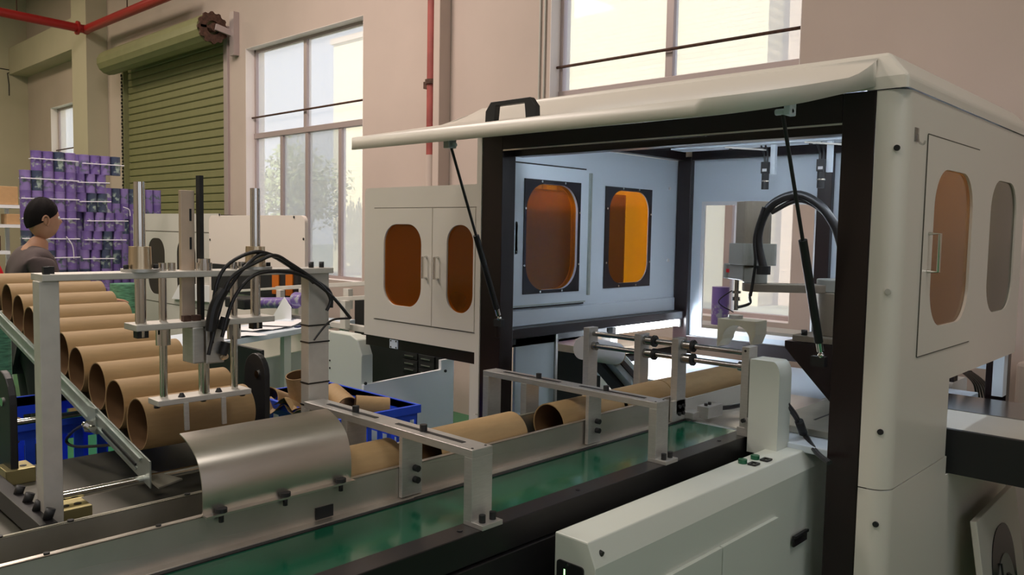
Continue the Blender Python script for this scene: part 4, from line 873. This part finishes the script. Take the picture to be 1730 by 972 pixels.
MB().box(2.42, 3.48, y0c, y1c-0.02, z1c-0.012, z1c).build('top_panel', 'white', mc)
for (a, b, hole, nm) in ((2.862-0.075, 3.213, wa, 0), (2.505, 2.78, wb, 1)):
    d_ = MB().prism(rect(a, b, 1.160, 1.696), [hole], (2.397, 0, 0), Y_, Z_, X_, 0.003).build('door', 'white', mc, 0.0006)
    MB().box(2.405, 2.409, a+0.02, b-0.02, 1.19, 1.66).build('orange_window', 'orange', d_)
    hy = 2.822 if nm == 0 else 2.742
    MB().tube([(2.397, hy, 1.475), (2.375, hy, 1.475), (2.375, hy, 1.378), (2.397, hy, 1.378)], 0.006, 8, 1).build('door_handle', 'chrome', d_)
MB().box(2.3985, 2.40, 2.5, 3.22, 1.698, 1.7005).box(2.3985, 2.40, 2.5, 3.22, 1.155, 1.158).build('door_gap', gm, mc)
MB().sphere((2.75, 3.0, 1.24), 0.05, 12, 8).build('dark_motor', 'blackmat', mc)
cr = thing('cross_rail', 'black steel rail beneath the white machine cabinet', 'rail', (2.45, 2.9, 1.02))
MB().box(2.41, 2.47, 2.50, 3.30, 1.018, 1.070).build('rail_body', 'black', cr, 0.002)
MB().box(2.405, 2.411, 3.04, 3.10, 1.024, 1.066).build('joint_plate', 'inner', cr)
for y, z in ((3.05, 1.03), (3.05, 1.06), (3.09, 1.03), (3.09, 1.06)): bolt((2.405, y, z), -X_, 0.004, 0.002, 'blackmat', cr)
MB().box(2.41, 2.47, 2.50, 2.54, 0, 1.018).build('leg', 'white', cr)
MB().box(3.2, 3.26, 3.27, 3.30, 0, 1.07).build('leg', 'white', cr); MB().box(3.38, 3.44, 2.50, 2.56, 0, 1.07).build('leg', 'white', cr)
# side sheet beneath
bs = thing('base_sheet', 'white sheet metal base panel beneath the orange window cabinet', 'panel', (2.7, 3.31, 0))
MB().prism([(2.40, 0), (3.01, 0), (3.01, 0.885), (2.915, 0.885), (2.915, 0.832), (2.40, 0.812)], [], (0, 3.30, 0), X_, Z_, Y_, 0.02).build('sheet', 'paper', bs)
for px, py in ((617, 648), (752, 627)):
    q = P(px, py, 'y', 3.30); MB().cyl((q.x, 3.30, q.z), (q.x, 3.294, q.z), 0.008, 12).build('bolt', 'blackmat', bs)
# pale box with a rounded shoulder, left of the cabinet
pb = thing('pale_housing', 'pale grey machine housing with rounded shoulder left of the cabinet', 'machine', (2.5, 3.5, 0))
pr = [(3.32, 0.0), (3.62, 0.0), (3.62, 1.035), (3.60, 1.055), (3.42, 1.055), (3.36, 1.035), (3.32, 0.96)]
MB().prism(pr, [], (2.40, 0, 0), Y_, Z_, X_, 0.07).build('housing', 'whitegreen', pb, 0.006)
MB().box(2.395, 2.40, 3.34, 3.60, 0.78, 0.783).build('panel_gap', gm, pb)
for z in (0.9, 0.86, 0.7): bolt((2.4, 3.60, z), -X_, 0.005, 0.003, 'blackmat', pb)
# tool cabinet with drawers behind
tc_ = thing('tool_cabinet', 'black tool cabinet with two columns of drawers beneath the machine cabinet', 'cabinet', (3.9, 4.5, 0))
X0 = 3.7
a_ = P(625, 570, 'x', X0); b_ = P(742, 640, 'x', X0)
yh, yl = a_.y+0.2, P(747, 620, 'x', X0).y
MB().box(X0, X0+0.10, yl, yh, 0.0, 1.05).build('cabinet_body', 'blackmat', tc_)
for (px, pys) in ((694, (601, 614, 624)), (722, (607, 618, 630))):
    for py in pys:
        q = P(px, py, 'x', X0); dd = MB().box(X0-0.012, X0, q.y-0.085, q.y+0.085, q.z-0.022, q.z+0.026).build('drawer', 'blackmat', tc_, 0.002)
        MB().box(X0-0.020, X0-0.012, q.y-0.05, q.y+0.05, q.z-0.004, q.z+0.004).build('drawer_handle', 'chrome', dd)

# things seen beneath the left wall of the cell
tag(MB().box(2.66, 2.93, 2.50, 2.515, 0.10, 1.13).build('white_partition', 'inner'), 'white partition panel behind the front left post of the cell', 'panel')
tag(MB().box(2.93, 2.945, 2.49, 2.52, 0.10, 1.13).build('partition_edge', 'alu'), 'grey edge strip standing beside the white partition', 'strip')
dt = thing('dark_bench', 'dark bench with a glossy top beyond the cell', 'bench', (3.5, 3.1, 0))
MB().box(3.45, 4.2, 2.60, 3.25, 0.93, 0.97).build('bench_top', 'hydro', dt); MB().box(3.48, 4.17, 2.63, 3.22, 0.0, 0.93).build('bench_body', 'blackmat', dt)
pc = MB().cyl((3.50, 2.98, 1.015), (3.67, 2.98, 1.015), 0.045, 20); tag(pc.build('purple_can', CANS[1]), 'purple can lying on the dark bench beyond the cell', 'can')
rl = thing('white_roll', 'white roll with brown end on the slanted rail beyond the belt', 'roll', (2.75, 2.15, 1.05))
a = P(985, 588, 'x', 2.65); b = P(1040, 598, 'x', 2.9)
MB().cyl(a, b, 0.05, 24).build('roll_body', 'paper', rl); MB().cyl(b, b+(b-a).normalized()*0.006, 0.05, 24).build('brown_end', 'card', rl)
sr = thing('slanted_rail', 'slanted aluminium rail rising beyond the roller station', 'rail', (2.8, 2.0, 0.948))
p0_ = P(1082, 655, 'y', 1.95); p1_ = P(1022, 588, 'y', 2.25)
MB().bar(p0_, p1_, 0.10, 0.035).build('rail_body', 'galv', sr, 0.002); u_ = V(0, 0, 0.02); MB().bar(p0_+u_, p1_+u_, 0.03, 0.008).build('rail_slot', 'blackmat', sr); MB().bar(p0_-V(0, 0, 0.05), p1_-V(0, 0, 0.05), 0.14, 0.05).build('rail_underside', 'blackmat', sr)

# outfeed conveyor on the right
of = thing('outfeed_conveyor', 'short conveyor with pale belt sticking out of the right side of the cell', 'conveyor', (3.3, 0.2, 0.7))
MB().box(3.02, 3.36, -1.2, 1.3, 0.935, 0.95).build('belt', 'ceiling', of); MB().box(3.0, 3.02, -1.2, 1.3, 0.80, 0.953).build('side_plate', 'blackmat', of, 0.002)
MB().box(3.36, 3.70, -1.2, 1.3, 0.925, 0.953).build('side_plate', 'rodsteel', of, 0.002); MB().box(3.02, 3.70, -1.2, 1.3, 0.80, 0.925).build('frame', 'blackmat', of)
for x in (3.05, 3.62): MB().box(x, x+0.05, -1.1, -1.05, 0, 0.80).build('leg', 'blackmat', of)
# gear visible through the notch
wh = thing('white_motor_case', 'white rounded case inside the notch of the right panel', 'case', (3.3, 1.1, 0.953))
q = P(1622, 655, 'y', 1.1); MB().prism(rrect(q.x-0.14, q.x+0.12, 0.0, q.z+0.04, 0.03, 4), [], (0, 1.1, 0), X_, Z_, Y_, 0.08).build('case_shell', 'paper', wh)
cbn = thing('cable_bundle', 'bundle of thin black cables inside the notch of the right panel', 'cable', (3.6, 1.0, 0.96))
for k in range(6): MB().tube([P(1625+k*3, 628, 'y', 0.96), P(1645+k*4, 648, 'y', 0.97), P(1650+k*5, 675, 'y', 0.98)], 0.005, 6).build('cable', 'rubber', cbn)
MB().box(3.80, 3.87, 0.80, 0.84, 0.95, 1.15).build('notch_post', 'inner', ce)
# leaning door panel
A0 = V(3.05, 0.60, 0.0); n_out = V(0, -1, 0)
ld = thing('leaning_door', 'spare white machine door with dark tinted window leaning on the cell side', 'door panel', (3.4, 0.70, 0))
q0 = P(1650, 882, 'y', 0.71); q1 = P(1703, 828, 'y', 0.745)
U = V(1, 0.02, 0).normalized(); Wd = V(0, 0.16, 1).normalized(); O = V(q0.x, q0.y-0.16*q0.z, 0.0)
Hh = q0.z/Wd.z; Lw = (q1.x-q0.x)
Nn = U.cross(Wd).normalized()
wn = rrect(Lw*0.19, Lw*0.75, Hh-0.60, Hh-0.085, Lw*0.25, 10)
MB().prism(rect(0, Lw, 0, Hh), [], O, U, Wd, -Nn if Nn.y < 0 else Nn, 0.022).build('door_sheet', 'white', ld, 0.003)
Nf = Nn if Nn.y < 0 else -Nn
MB().prism(wn, [], O+Nf*0.0005, U, Wd, Nf, 0.003).build('tinted_window', 'tinted', ld)
cc = (Lw*0.47, Hh-0.34); rr2 = Lw*0.21
dsk = MB().prism([(cc[0]+rr2*math.cos(2*math.pi*k/32), cc[1]+1.15*rr2*math.sin(2*math.pi*k/32)) for k in range(32)], [], O+Nf*0.004, U, Wd, Nf, 0.002).build('round_sticker', 'grey', ld)  # grey disc lying on the tinted window
arc_ = [(cc[0]+0.09*math.cos(math.radians(t)), cc[1]-0.02+0.09*math.sin(math.radians(t))) for t in range(-30, 100, 12)]
MB().tube([O+Nf*0.007+U*a+Wd*b for a, b in arc_], 0.007, 6, 2).tube([O+Nf*0.007+U*(cc[0]-0.06)+Wd*(cc[1]+0.07), O+Nf*0.007+U*(cc[0]-0.065)+Wd*(cc[1]+0.13)], 0.005, 6).build('black_arc_mark', 'blackmat', ld)

# purple can on the window sill seen through the cell
q = P(1216, 548, 'x', 4.35)
pcn = tag(MB().cyl((4.35, q.y, q.z), (4.35, q.y, q.z+0.225), 0.052, 24).build('purple_can', CANS[0]), 'purple can standing on a ledge, seen through the cell back opening', 'can')
tag(MB().box(4.24, 4.46, 1.9, 3.2, q.z-0.04, q.z).box(4.27, 4.31, 1.95, 2.0, 0, q.z-0.04).box(4.27, 4.31, 3.1, 3.15, 0, q.z-0.04).build('ledge_table', 'ceiling'), 'narrow pale ledge beneath the right window behind the cell', 'table')

# ================================================================== BACKGROUND MACHINES (left)
m2 = thing('cutting_machine', 'grey machine with two dark rounded windows in front of the purple stacks', 'machine', (3.8, 8.0, 0))
w1 = rrect(8.21, 8.62, 0.88, 1.46, 0.16, 8); w2 = rrect(7.52, 7.93, 0.88, 1.47, 0.16, 8)
MB().prism(rect(7.05, 9.0, 0, 1.71), [w1, w2], (3.5, 0, 0), Y_, Z_, X_, 0.02).build('front_panel', 'ceiling', m2)
MB().box(3.53, 4.2, 7.06, 8.99, 0, 1.7).build('machine_body', 'blackmat', m2)
MB().box(3.503, 3.509, 7.4, 8.8, 0.8, 1.55).build('tinted_window', 'tinted', m2)
MB().box(3.498, 3.5, 7.1, 8.95, 1.53, 1.536).box(3.498, 3.5, 7.1, 8.95, 0.80, 0.806).build('panel_gap', gm, m2)
q = P(262, 485, 'x', 3.52); MB().box(3.5195, 3.5215, 8.22, 8.36, 0.90, 1.12).build('orange_strip', 'orange', m2)
pn = thing('white_board', 'tall white machine cover with rounded corners in front of the left window', 'panel', (3.4, 5.9, 0))
ya_, yb_ = P(515, 400, 'x', 3.4).y, P(353, 400, 'x', 3.4).y
bz = 1.690
MB().prism([(ya_, 0.4), (yb_, 0.4)] + [(yb_-0.06+0.06*math.cos(math.radians(9*k)), bz-0.06+0.06*math.sin(math.radians(9*k))) for k in range(11)] + [(ya_+0.06+0.06*math.cos(math.radians(90+9*k)), bz-0.06+0.06*math.sin(math.radians(90+9*k))) for k in range(11)], [], (3.4, 0, 0), Y_, Z_, X_, 0.03).build('board', mat('warm_white_board', (0.74, 0.66, 0.60), 0.5), pn, 0.002)
for px, py in ((371, 363), (355, 405), (497, 367), (513, 404)):
    q = P(px, py, 'x', 3.4); bolt(q, -X_, 0.010, 0.004, 'blackmat', pn)
for y in (ya_+0.15, yb_-0.15): MB().box(3.43, 3.48, y-0.03, y+0.03, 0, 0.9).build('leg', 'black', pn)
# orange windows beneath board
MB().box(3.37, 3.398, ya_+0.05, yb_-0.1, 1.02, 1.26).build('dark_opening', 'blackmat', pn)
for px in (465, 488):
    q = P(px, 485, 'x', 3.36); MB().box(3.36, 3.369, q.y-0.05, q.y+0.05, 1.06, 1.24).build('orange_window', mat('orange_panel', (0.55, 0.14, 0.01), 0.3) if px == 465 else bpy.data.materials['orange_panel'], pn)
# work table with papers
T0, T1 = P(360, 580, 'z', 0.93), P(600, 540, 'z', 0.93)
dT = (T1-T0).normalized(); nT = V(-dT.y, dT.x, 0)
wt = thing('work_table', 'white work table covered with sheets behind the press frame', 'table', (T0.x, T0.y, 0))
Lt = (T1-T0).length
mb = MB(); mb.add([T0-dT*0.5, T1, T1+nT*0.45, T0-dT*0.5+nT*0.45]+[p-V(0, 0, 0.035) for p in (T0-dT*0.5, T1, T1+nT*0.45, T0-dT*0.5+nT*0.45)], [(0, 1, 2, 3), (7, 6, 5, 4), (0, 4, 5, 1), (1, 5, 6, 2), (2, 6, 7, 3), (3, 7, 4, 0)])
mb.build('table_top', 'inner', wt, 0.003)
for s_ in (0.02, Lt*0.5, Lt-0.05):
    b_ = T0+dT*s_+nT*0.06; MB().box(b_.x-0.025, b_.x+0.025, b_.y-0.025, b_.y+0.025, 0, 0.895).build('leg', 'whitegreen', wt)
b0 = T0+dT*0.1+nT*0.2; b1 = T1-dT*0.05+nT*0.2
mb = MB(); mb.bar(b0-V(0, 0, 0.55), b1-V(0, 0, 0.55), 0.03, 0.7); mb.build('back_sheet', 'whitegreen', wt)
b0 = T0-dT*0.35+nT*0.05; b1 = T0+dT*0.15+nT*0.05; MB().bar(b0-V(0, 0, 0.30), b1-V(0, 0, 0.30), 0.02, 0.5).build('black_side_panel', 'blackmat', wt)
for k, (px, py, w_, h_, lb) in enumerate(((395, 572, .28, .22, 'white sheet nearest the press frame on the table'), (440, 560, .35, .25, 'white sheet in the middle of the table'), (490, 552, .30, .25, 'white sheet lying next to the cable-tied post on the table'), (545, 545, .25, .2, 'white sheet at the right end of the table'))):
    q = P(px, py, 'z', 0.934+k*0.003); a = 0.3*k; u = V(math.cos(a), math.sin(a), 0)*w_; v = V(-math.sin(a), math.cos(a), 0)*h_
    vs = []
    for i in range(5):
        for j in range(4): vs.append(q+u*(i/4-0.2)+v*(j/3)+V(0, 0, 0.012*math.sin(i*0.9+k)**2))
    tag(MB().add(vs, [(i*4+j, (i+1)*4+j, (i+1)*4+j+1, i*4+j+1) for i in range(4) for j in range(3)], True).build('paper_sheet', 'paper'), lb, 'paper')
q = P(500, 553, 'z', 0.96); tag(MB().bar(q, q+V(0.10, 0.03, 0.004), 0.03, 0.008).build('blue_wedge', mat('navy_plastic', (0.01, 0.03, 0.12), 0.4)), 'small navy blue wedge on the papers', 'wedge')
for (pts4, x, lb) in ((((290, 505), (304, 478), (372, 485), (367, 512)), 2.9, 'white paper sheet leaning behind the slotted bar'), (((446, 560), (480, 502), (492, 520), (492, 562)), 3.1, 'white paper sheet standing upright on the table beside the post')):
    vs = [P(a, b, 'x', x) for a, b in pts4]
    if x == 2.9:
        vs = [P(a, b, 'x', 3.47) for a, b in pts4]; MB().add(vs+[p+V(0.02, 0, 0) for p in vs], [(0, 1, 2, 3), (7, 6, 5, 4), (0, 4, 5, 1), (1, 5, 6, 2), (2, 6, 7, 3), (3, 7, 4, 0)]).build('white_flap', 'paper', m2); continue
    tag(MB().add(vs+[p+V(0.003, 0, 0) for p in vs], [(0, 1, 2, 3), (7, 6, 5, 4), (0, 4, 5, 1), (1, 5, 6, 2), (2, 6, 7, 3), (3, 7, 4, 0)]).build('paper_sheet', 'paper'), lb, 'paper')
a_ = P(441, 590, 'x', 1.6); b_ = P(352, 583, 'x', 1.6)
tag(MB().box(1.6, 1.615, a_.y, b_.y, 0, P(400, 583, 'x', 1.6).z).build('black_motor_box', 'blackmat', None, 0.003), 'black box under the work table behind the black feed arm', 'box')
# rail assembly at right end of table
rk = thing('sorting_rails', 'aluminium rails and uprights on the second machine behind the cable-tied post', 'machine', (3.3, 4.8, 0.9))
for (a, b, x, w_, h_) in (((470, 487), (640, 478), 3.3, .05, .03), ((540, 507), (640, 502), 3.2, .04, .03), ((480, 535), (640, 560), 3.2, .05, .04), ((470, 548), (640, 575), 3.1, .04, .03), ((400, 492), (475, 487), 3.3, .02, .02)):
    MB().bar(P(*a, 'x', x), P(*b, 'x', x+0.02), w_, h_).build('rail', 'ceiling', rk, 0.003)
for (px, t_, b_, x) in ((474, 490, 530, 3.25), (512, 488, 532, 3.25), (588, 488, 522, 3.25), (583, 508, 555, 3.15)):
    a = P(px, t_, 'x', x); b = P(px, b_, 'x', x); MB().box(x-0.02, x+0.02, a.y-0.03, a.y+0.03, b.z, a.z).build('upright', 'ceiling', rk, 0.002)
a = P(440, 512, 'x', 3.15); b = P(500, 512, 'x', 3.15)
tag(MB().cyl(a, b, 0.042, 20).build('purple_can', CANS[0]), 'purple can lying on the rails behind the press frame', 'can')
a = P(505, 506, 'x', 3.1); tag(MB().cyl(a-V(0, .08, 0), a+V(0, .04, 0), 0.05, 20).build('purple_can', CANS[0]), 'purple can behind the cable-tied post on the rails', 'can')
a = P(395, 530, 'x', 3.0); tag(MB().box(a.x, a.x+0.2, a.y-0.15, a.y+0.15, 0.966, a.z+0.12).build('black_box', 'blackmat', None, 0.01), 'black box on the table behind the hose bundle', 'box')
gb = P(213, 500, 'y', 6.8); tag(MB().cyl((gb.x, 6.8, 0), (gb.x, 6.8, gb.z+0.1), 0.12, 20).build('green_drum', 'teal'), 'green drum at the foot of the purple stack', 'drum')
# green and black things at the left below the rail
q = P(5, 590, 'y', 4.2); gt = tag(MB().box(q.x-0.35, q.x+0.04, 4.2, 4.6, 0, q.z+0.22).build('wrapped_pallet', 'teal', None, 0.02), 'stack wrapped in green film at the left edge behind the chute', 'pallet')

# ================================================================== SHELVES
se = thing('shelf_unit', 'white shelf unit behind the person at the left edge', 'shelves', (1.9, 8.7, 0))
for z in (0.3, 0.75, 1.04, 1.33, 1.575, 1.755):
    xr = 2.30 if z > 1.4 else 2.20
    MB().box(1.2, xr, 8.5, 8.9, z-0.03, z).build('shelf', 'paper', se)
for x in (1.2, 2.26): MB().box(x, x+0.03, 8.86, 8.9, 0, 1.9).build('upright', 'paper', se)
tag(MB().box(1.6, 2.28, 8.52, 8.85, 1.757, 1.925).build('carton', 'carton', None, 0.003), 'long carton on the top shelf at the left edge', 'box')
tag(MB().box(2.18, 2.29, 8.52, 8.7, 1.577, 1.672).build('carton', 'carton', None, 0.003), 'small carton on the second shelf beside the purple stack', 'box')
tag(MB().box(1.9, 2.13, 8.52, 8.8, 1.332, 1.47).build('dark_box', 'rust', None, 0.003), 'dark box on the third shelf at the left edge', 'box')
tag(MB().prism([(1.95, 1.04), (2.18, 1.04), (2.12, 1.20), (2.0, 1.22)], [], (0, 8.52, 0.002), X_, Z_, Y_, 0.1).build('red_bag', 'redplastic', None, 0.01), 'red bag on the shelf at the left edge', 'bag')
wk = tag(MB().box(0.9, 2.2, 6.6, 7.2, 0.86, 0.90).box(1.0, 1.05, 6.65, 6.7, 0, 0.86).box(2.1, 2.15, 6.65, 6.7, 0, 0.86).box(1.0, 1.05, 7.1, 7.15, 0, 0.86).box(2.1, 2.15, 7.1, 7.15, 0, 0.86).build('packing_bench', 'carton'), 'packing bench in front of the person', 'bench')

# ================================================================== PURPLE CAN STACKS
canm = []
def can_mesh(m, nm, r=0.043, h=0.168):
    mb = MB().cyl((0, 0, 0), (0, 0, h), r, 18); mb.cyl((0, 0, h-0.012), (0, 0, h+0.001), r+0.001, 18)
    me = mb.build('can_proto', m, None, origin=V(0, 0, 0)); d = me.data; bpy.data.objects.remove(me); return d
canm = [can_mesh(m, 'c') for m in CANS]
def can(x, y, z, label, group):
    o = bpy.data.objects.new('purple_can', canm[random.choices([0, 1, 2], [4, 3, 2])[0]]); C.objects.link(o)
    o.location = (x, y, z); o.rotation_euler = (0, 0, random.uniform(0, 6.28)); return tag(o, label, 'can', group)
RN = ['bottom', 'second', 'third', 'fourth', 'fifth', 'sixth', 'seventh', 'eighth', 'ninth', 'tenth', 'eleventh', 'twelfth', 'top']
H = 0.17
ON = ['leftmost', 'second from left', 'third from left', 'fourth from left', 'fifth from left', 'sixth from left', 'seventh from left', 'eighth from left']
def string(x0, x1, y0, y1, z, label, group):
    mb = MB().tube([(x0, y1, z), (x0-0.002, y0, z), (x1+0.002, y0, z+random.uniform(-.008, .008)), (x1, y1, z)], 0.0045, 6, 1); tag(mb.build('plastic_string', 'string'), label, 'string', group)
for r in range(13):
    z = r*H
    rn = RN[r]
    # left tall stack
    for c in range(5):
        if r == 12 and c == 0: continue
        can(2.125+c*0.0885, 7.74, z, '%s purple can in the %s row of the tall left stack' % (ON[c], rn), 'cans of the tall left stack')
    if r >= 3: string(2.09 if r < 12 else 2.17, 2.53, 7.69, 7.78, z+0.10, 'white string round the %s row of the tall left stack' % rn, None)
    can(2.575, 7.86, z, 'purple can set back between the left and middle stacks, %s row' % rn, 'cans set back between the stacks'); can(2.66, 7.86 if r > 5 else 7.80, z, 'purple can set back behind the left end of the middle stack, %s row' % rn, 'cans set back between the stacks')
    # middle stack, stepping out to the right lower down
    off = [0.10, 0.09, 0.10, 0.09, 0.10, 0.10, 0.02, 0.02, 0.04, 0.06, 0.0, -0.01, 0.03][r]
    n = [6, 6, 6, 6, 5, 5, 4, 4, 5, 5, 4, 4, 5][r] if r < 13 else 4
    y_ = 7.80 if r > 5 else 7.66
    for c in range(n-1 if r > 5 else n-1):
        can(2.585+off+c*0.0885, y_, z, '%s purple can in the %s row of the middle stack' % (ON[c], rn), 'cans of the middle stack')
    if r >= 3: string(2.56+off, 2.60+off+(n-2)*0.0885+0.043, y_-0.05, y_+0.04, z+0.09, 'white string round the %s row of the middle stack' % rn, None)
# darker stack behind
for r in range(12):
    for c in range(7 if r > 7 else 5):
        if r == 11 and c < 0: continue
        can(3.33+c*0.0885, 9.25, r*0.165, '%s purple can in the %s row of the shaded stack by the shutter' % (ON[c], RN[r] if r < 11 else 'top'), 'cans of the shaded stack by the shutter')
for i, (a, b) in enumerate((((208, 350), (220, 365)), ((125, 437), (112, 400)))):
    tag(MB().tube([P(*a, 'y', 7.685), P((a[0]+b[0])/2+4, (a[1]+b[1])/2-3, 'y', 7.68), P(*b, 'y', 7.685)], 0.004, 6).build('loose_string', 'string'),
        ['loose white string end curling off the right of the middle stack', 'loose white string end hanging by the person'][i], 'string')

# ================================================================== PERSON
PB = V(1.47, 5.20, 0)
fwd = V(0.985, -0.03, 0).normalized(); side = V(-fwd.y, fwd.x, 0)   # facing right and slightly away; side = their left
def L3(f, s, z): return PB + fwd*f + side*s + V(0, 0, z)
def skin(name, verts, edges, rad, m, parent, sub=2):
    me = bpy.data.meshes.new(name); o_ = ROOT[parent.name]; me.from_pydata([v-o_ for v in verts], edges, [])
    o = bpy.data.objects.new(name, me); C.objects.link(o); o.parent = parent; ROOT[o.name] = Vector(o_)
    s = o.modifiers.new('skin', 'SKIN'); s.use_smooth_shade = True
    for i, r in enumerate(rad):
        sv = me.skin_vertices[0].data[i]; sv.radius = (r if isinstance(r, tuple) else (r, r)); sv.use_root = (i == 0)
    b = o.modifiers.new('sub', 'SUBSURF'); b.levels = sub; b.render_levels = sub
    me.materials.append(M[m]); return o
pe = thing('person', 'person with short black hair in a dark brown shirt standing behind the tube chute', 'person', PB)
# body: pelvis, spine, neck, head core, both arms, both legs
vb = [L3(0, 0, .92), L3(0.0, 0, 1.10), L3(-.01, 0, 1.28), L3(-.02, 0, 1.38), L3(0.01, 0, 1.455), L3(0.035, 0, 1.52),
      L3(-.01, -.16, 1.37), L3(.04, -.20, 1.12), L3(.26, -.15, 1.13), L3(.33, -.13, 1.14),
      L3(-.01, .16, 1.37), L3(.05, .20, 1.12), L3(.27, .12, 1.13), L3(.34, .10, 1.14),
      L3(0, -.09, .86), L3(.02, -.10, .50), L3(-.02, -.10, .09), L3(.10, -.11, .045),
      L3(0, .09, .86), L3(.02, .10, .50), L3(-.02, .10, .09), L3(.10, .11, .045)]
eb = [(0, 1), (1, 2), (2, 3), (3, 4), (4, 5), (3, 6), (6, 7), (7, 8), (8, 9), (3, 10), (10, 11), (11, 12), (12, 13), (0, 14), (14, 15), (15, 16), (16, 17), (0, 18), (18, 19), (19, 20), (20, 21)]
rb_ = [.12, .12, .125, .10, .055, .055, .055, .042, .032, .028, .055, .042, .032, .028, .085, .06, .045, .04, .085, .06, .045, .04]
skin('body', vb, eb, rb_, 'skin', pe)
sv_ = [L3(0, 0, .90), L3(0.0, 0, 1.08), L3(-.015, 0, 1.26), L3(-.02, 0, 1.395), L3(0.0, 0, 1.455), L3(-.01, -.155, 1.385), L3(.03, -.20, 1.18), L3(-.01, .155, 1.385), L3(.03, .20, 1.18)]
skin('shirt', sv_, [(0, 1), (1, 2), (2, 3), (3, 4), (3, 5), (5, 6), (3, 7), (7, 8)], [.145, .145, .15, .13, .078, .082, .068, .082, .068], 'shirt', pe)
tv = [L3(0, 0, .93), L3(0, -.09, .86), L3(.02, -.10, .50), L3(-.02, -.10, .11), L3(0, .09, .86), L3(.02, .10, .50), L3(-.02, .10, .11)]
skin('trousers', tv, [(0, 1), (1, 2), (2, 3), (0, 4), (4, 5), (5, 6)], [.14, .11, .085, .07, .11, .085, .07], 'trouser', pe)
# head: ellipsoid mesh shaped with brow, nose, lips, chin (bearing: fwd)
hc = L3(0.045, 0, 1.615)
def head_r(d):
    f, s_, z = d
    r = 1.0
    if f > 0:
        r += 0.20*math.exp(-((s_/0.16)**2+((z+0.08)/0.17)**2))*(f**6)          # nose
        r -= 0.06*math.exp(-((z-0.12)/0.10)**2)*f**4                             # eye hollow
        r += 0.05*math.exp(-((s_/0.3)**2+((z+0.42)/0.09)**2))*f**3              # lips
        r += 0.05*math.exp(-((s_/0.3)**2+((z+0.72)/0.13)**2))                    # chin
    else:
        r += 0.06*math.exp(-((z-0.1)/0.5)**2)
    return r
mb = MB(); nu, nv = 48, 32; vs = []
for j in range(nv+1):
    t = math.pi*j/nv
    for k in range(nu):
        a = 2*math.pi*k/nu; d = (math.sin(t)*math.cos(a), math.sin(t)*math.sin(a), math.cos(t)); r = head_r(d)
        jaw = 1-0.22*max(0, -d[2]-0.2)
        vs.append(hc + fwd*(d[0]*0.086*r*(jaw if d[0] < 0 else 1)) + side*(d[1]*0.072*r*jaw) + V(0, 0, d[2]*0.113))
mb.add(vs, [(j*nu+k, (j+1)*nu+k, (j+1)*nu+(k+1) % nu, j*nu+(k+1) % nu) for j in range(nv) for k in range(nu)], True)
mb.build('head', 'skin', pe)
for s_ in (-1, 1):
    c = hc+fwd*(-0.005)+side*(s_*0.071)+V(0, 0, -0.008)
    e = MB(); pts_ = [c+fwd*(0.016*math.cos(a))+V(0, 0, 0.030*math.sin(a))+side*(s_*0.006) for a in [math.radians(x) for x in range(-60, 200, 20)]]
    e.tube(pts_, 0.0055, 8, 2); e.sphere(c+side*s_*0.002, 0.018, 10, 8, (0.7, 0.5, 1.3)); e.build('ear', 'skin', pe)
    e = MB(); e.sphere(hc+fwd*0.072+side*(s_*0.030)+V(0, 0, 0.012), 0.010, 10, 8); e.build('eye', 'paper', pe)
    MB().sphere(hc+fwd*0.0805+side*(s_*0.030)+V(0, 0, 0.012), 0.0045, 8, 6).build('pupil', 'blackmat', pe)
# hair cap
mb = MB(); vs = []; nu, nv = 40, 18
for j in range(nv+1):
    for k in range(nu):
        a = 2*math.pi*k/nu; f = math.cos(a)
        tmax = math.radians(62 + 56*(0.5-0.5*f)**0.8)       # hairline low at the back, high at the forehead
        t = tmax*j/nv; d = (math.sin(t)*math.cos(a), math.sin(t)*math.sin(a), math.cos(t))
        th = 1.0+0.09*(1-(j/nv)**5) + 0.02*math.sin(9*a+3*t)
        vs.append(hc + fwd*(d[0]*0.089*th-0.003) + side*(d[1]*0.075*th) + V(0, 0, d[2]*0.117*th + 0.003))
mb.add(vs, [(j*nu+k, (j+1)*nu+k, (j+1)*nu+(k+1) % nu, j*nu+(k+1) % nu) for j in range(nv) for k in range(nu)], True)
mb.build('hair', 'hair', pe)
for s_ in (-1, 1):
    w0 = L3(.33, s_*.115, 1.14)
    hv = [w0, w0+fwd*0.05]; he = [(0, 1)]; hr = [.026, .030]
    for q_ in range(4):
        b_ = len(hv); o_ = side*((q_-1.5)*0.019); L_ = [.070, .080, .076, .062][q_]
        hv += [w0+fwd*0.075+o_, w0+fwd*(0.075+L_*0.45)+o_-V(0, 0, .006), w0+fwd*(0.075+L_*0.8)+o_-V(0, 0, .022)]; he += [(1, b_), (b_, b_+1), (b_+1, b_+2)]; hr += [.009, .0085, .0075]
    b_ = len(hv); hv += [w0+fwd*0.03-side*s_*0.028*(1), w0+fwd*0.065-side*s_*0.042-V(0, 0, .01)]; he += [(1, b_), (b_, b_+1)]; hr += [.010, .009]
    skin('hand', hv, he, hr, 'skin', pe, 1)
    MB().sphere(L3(.06, s_*.10, .045), 0.05, 14, 8, (2.4, 1, 0.9)).build('shoe', 'blackmat', pe)
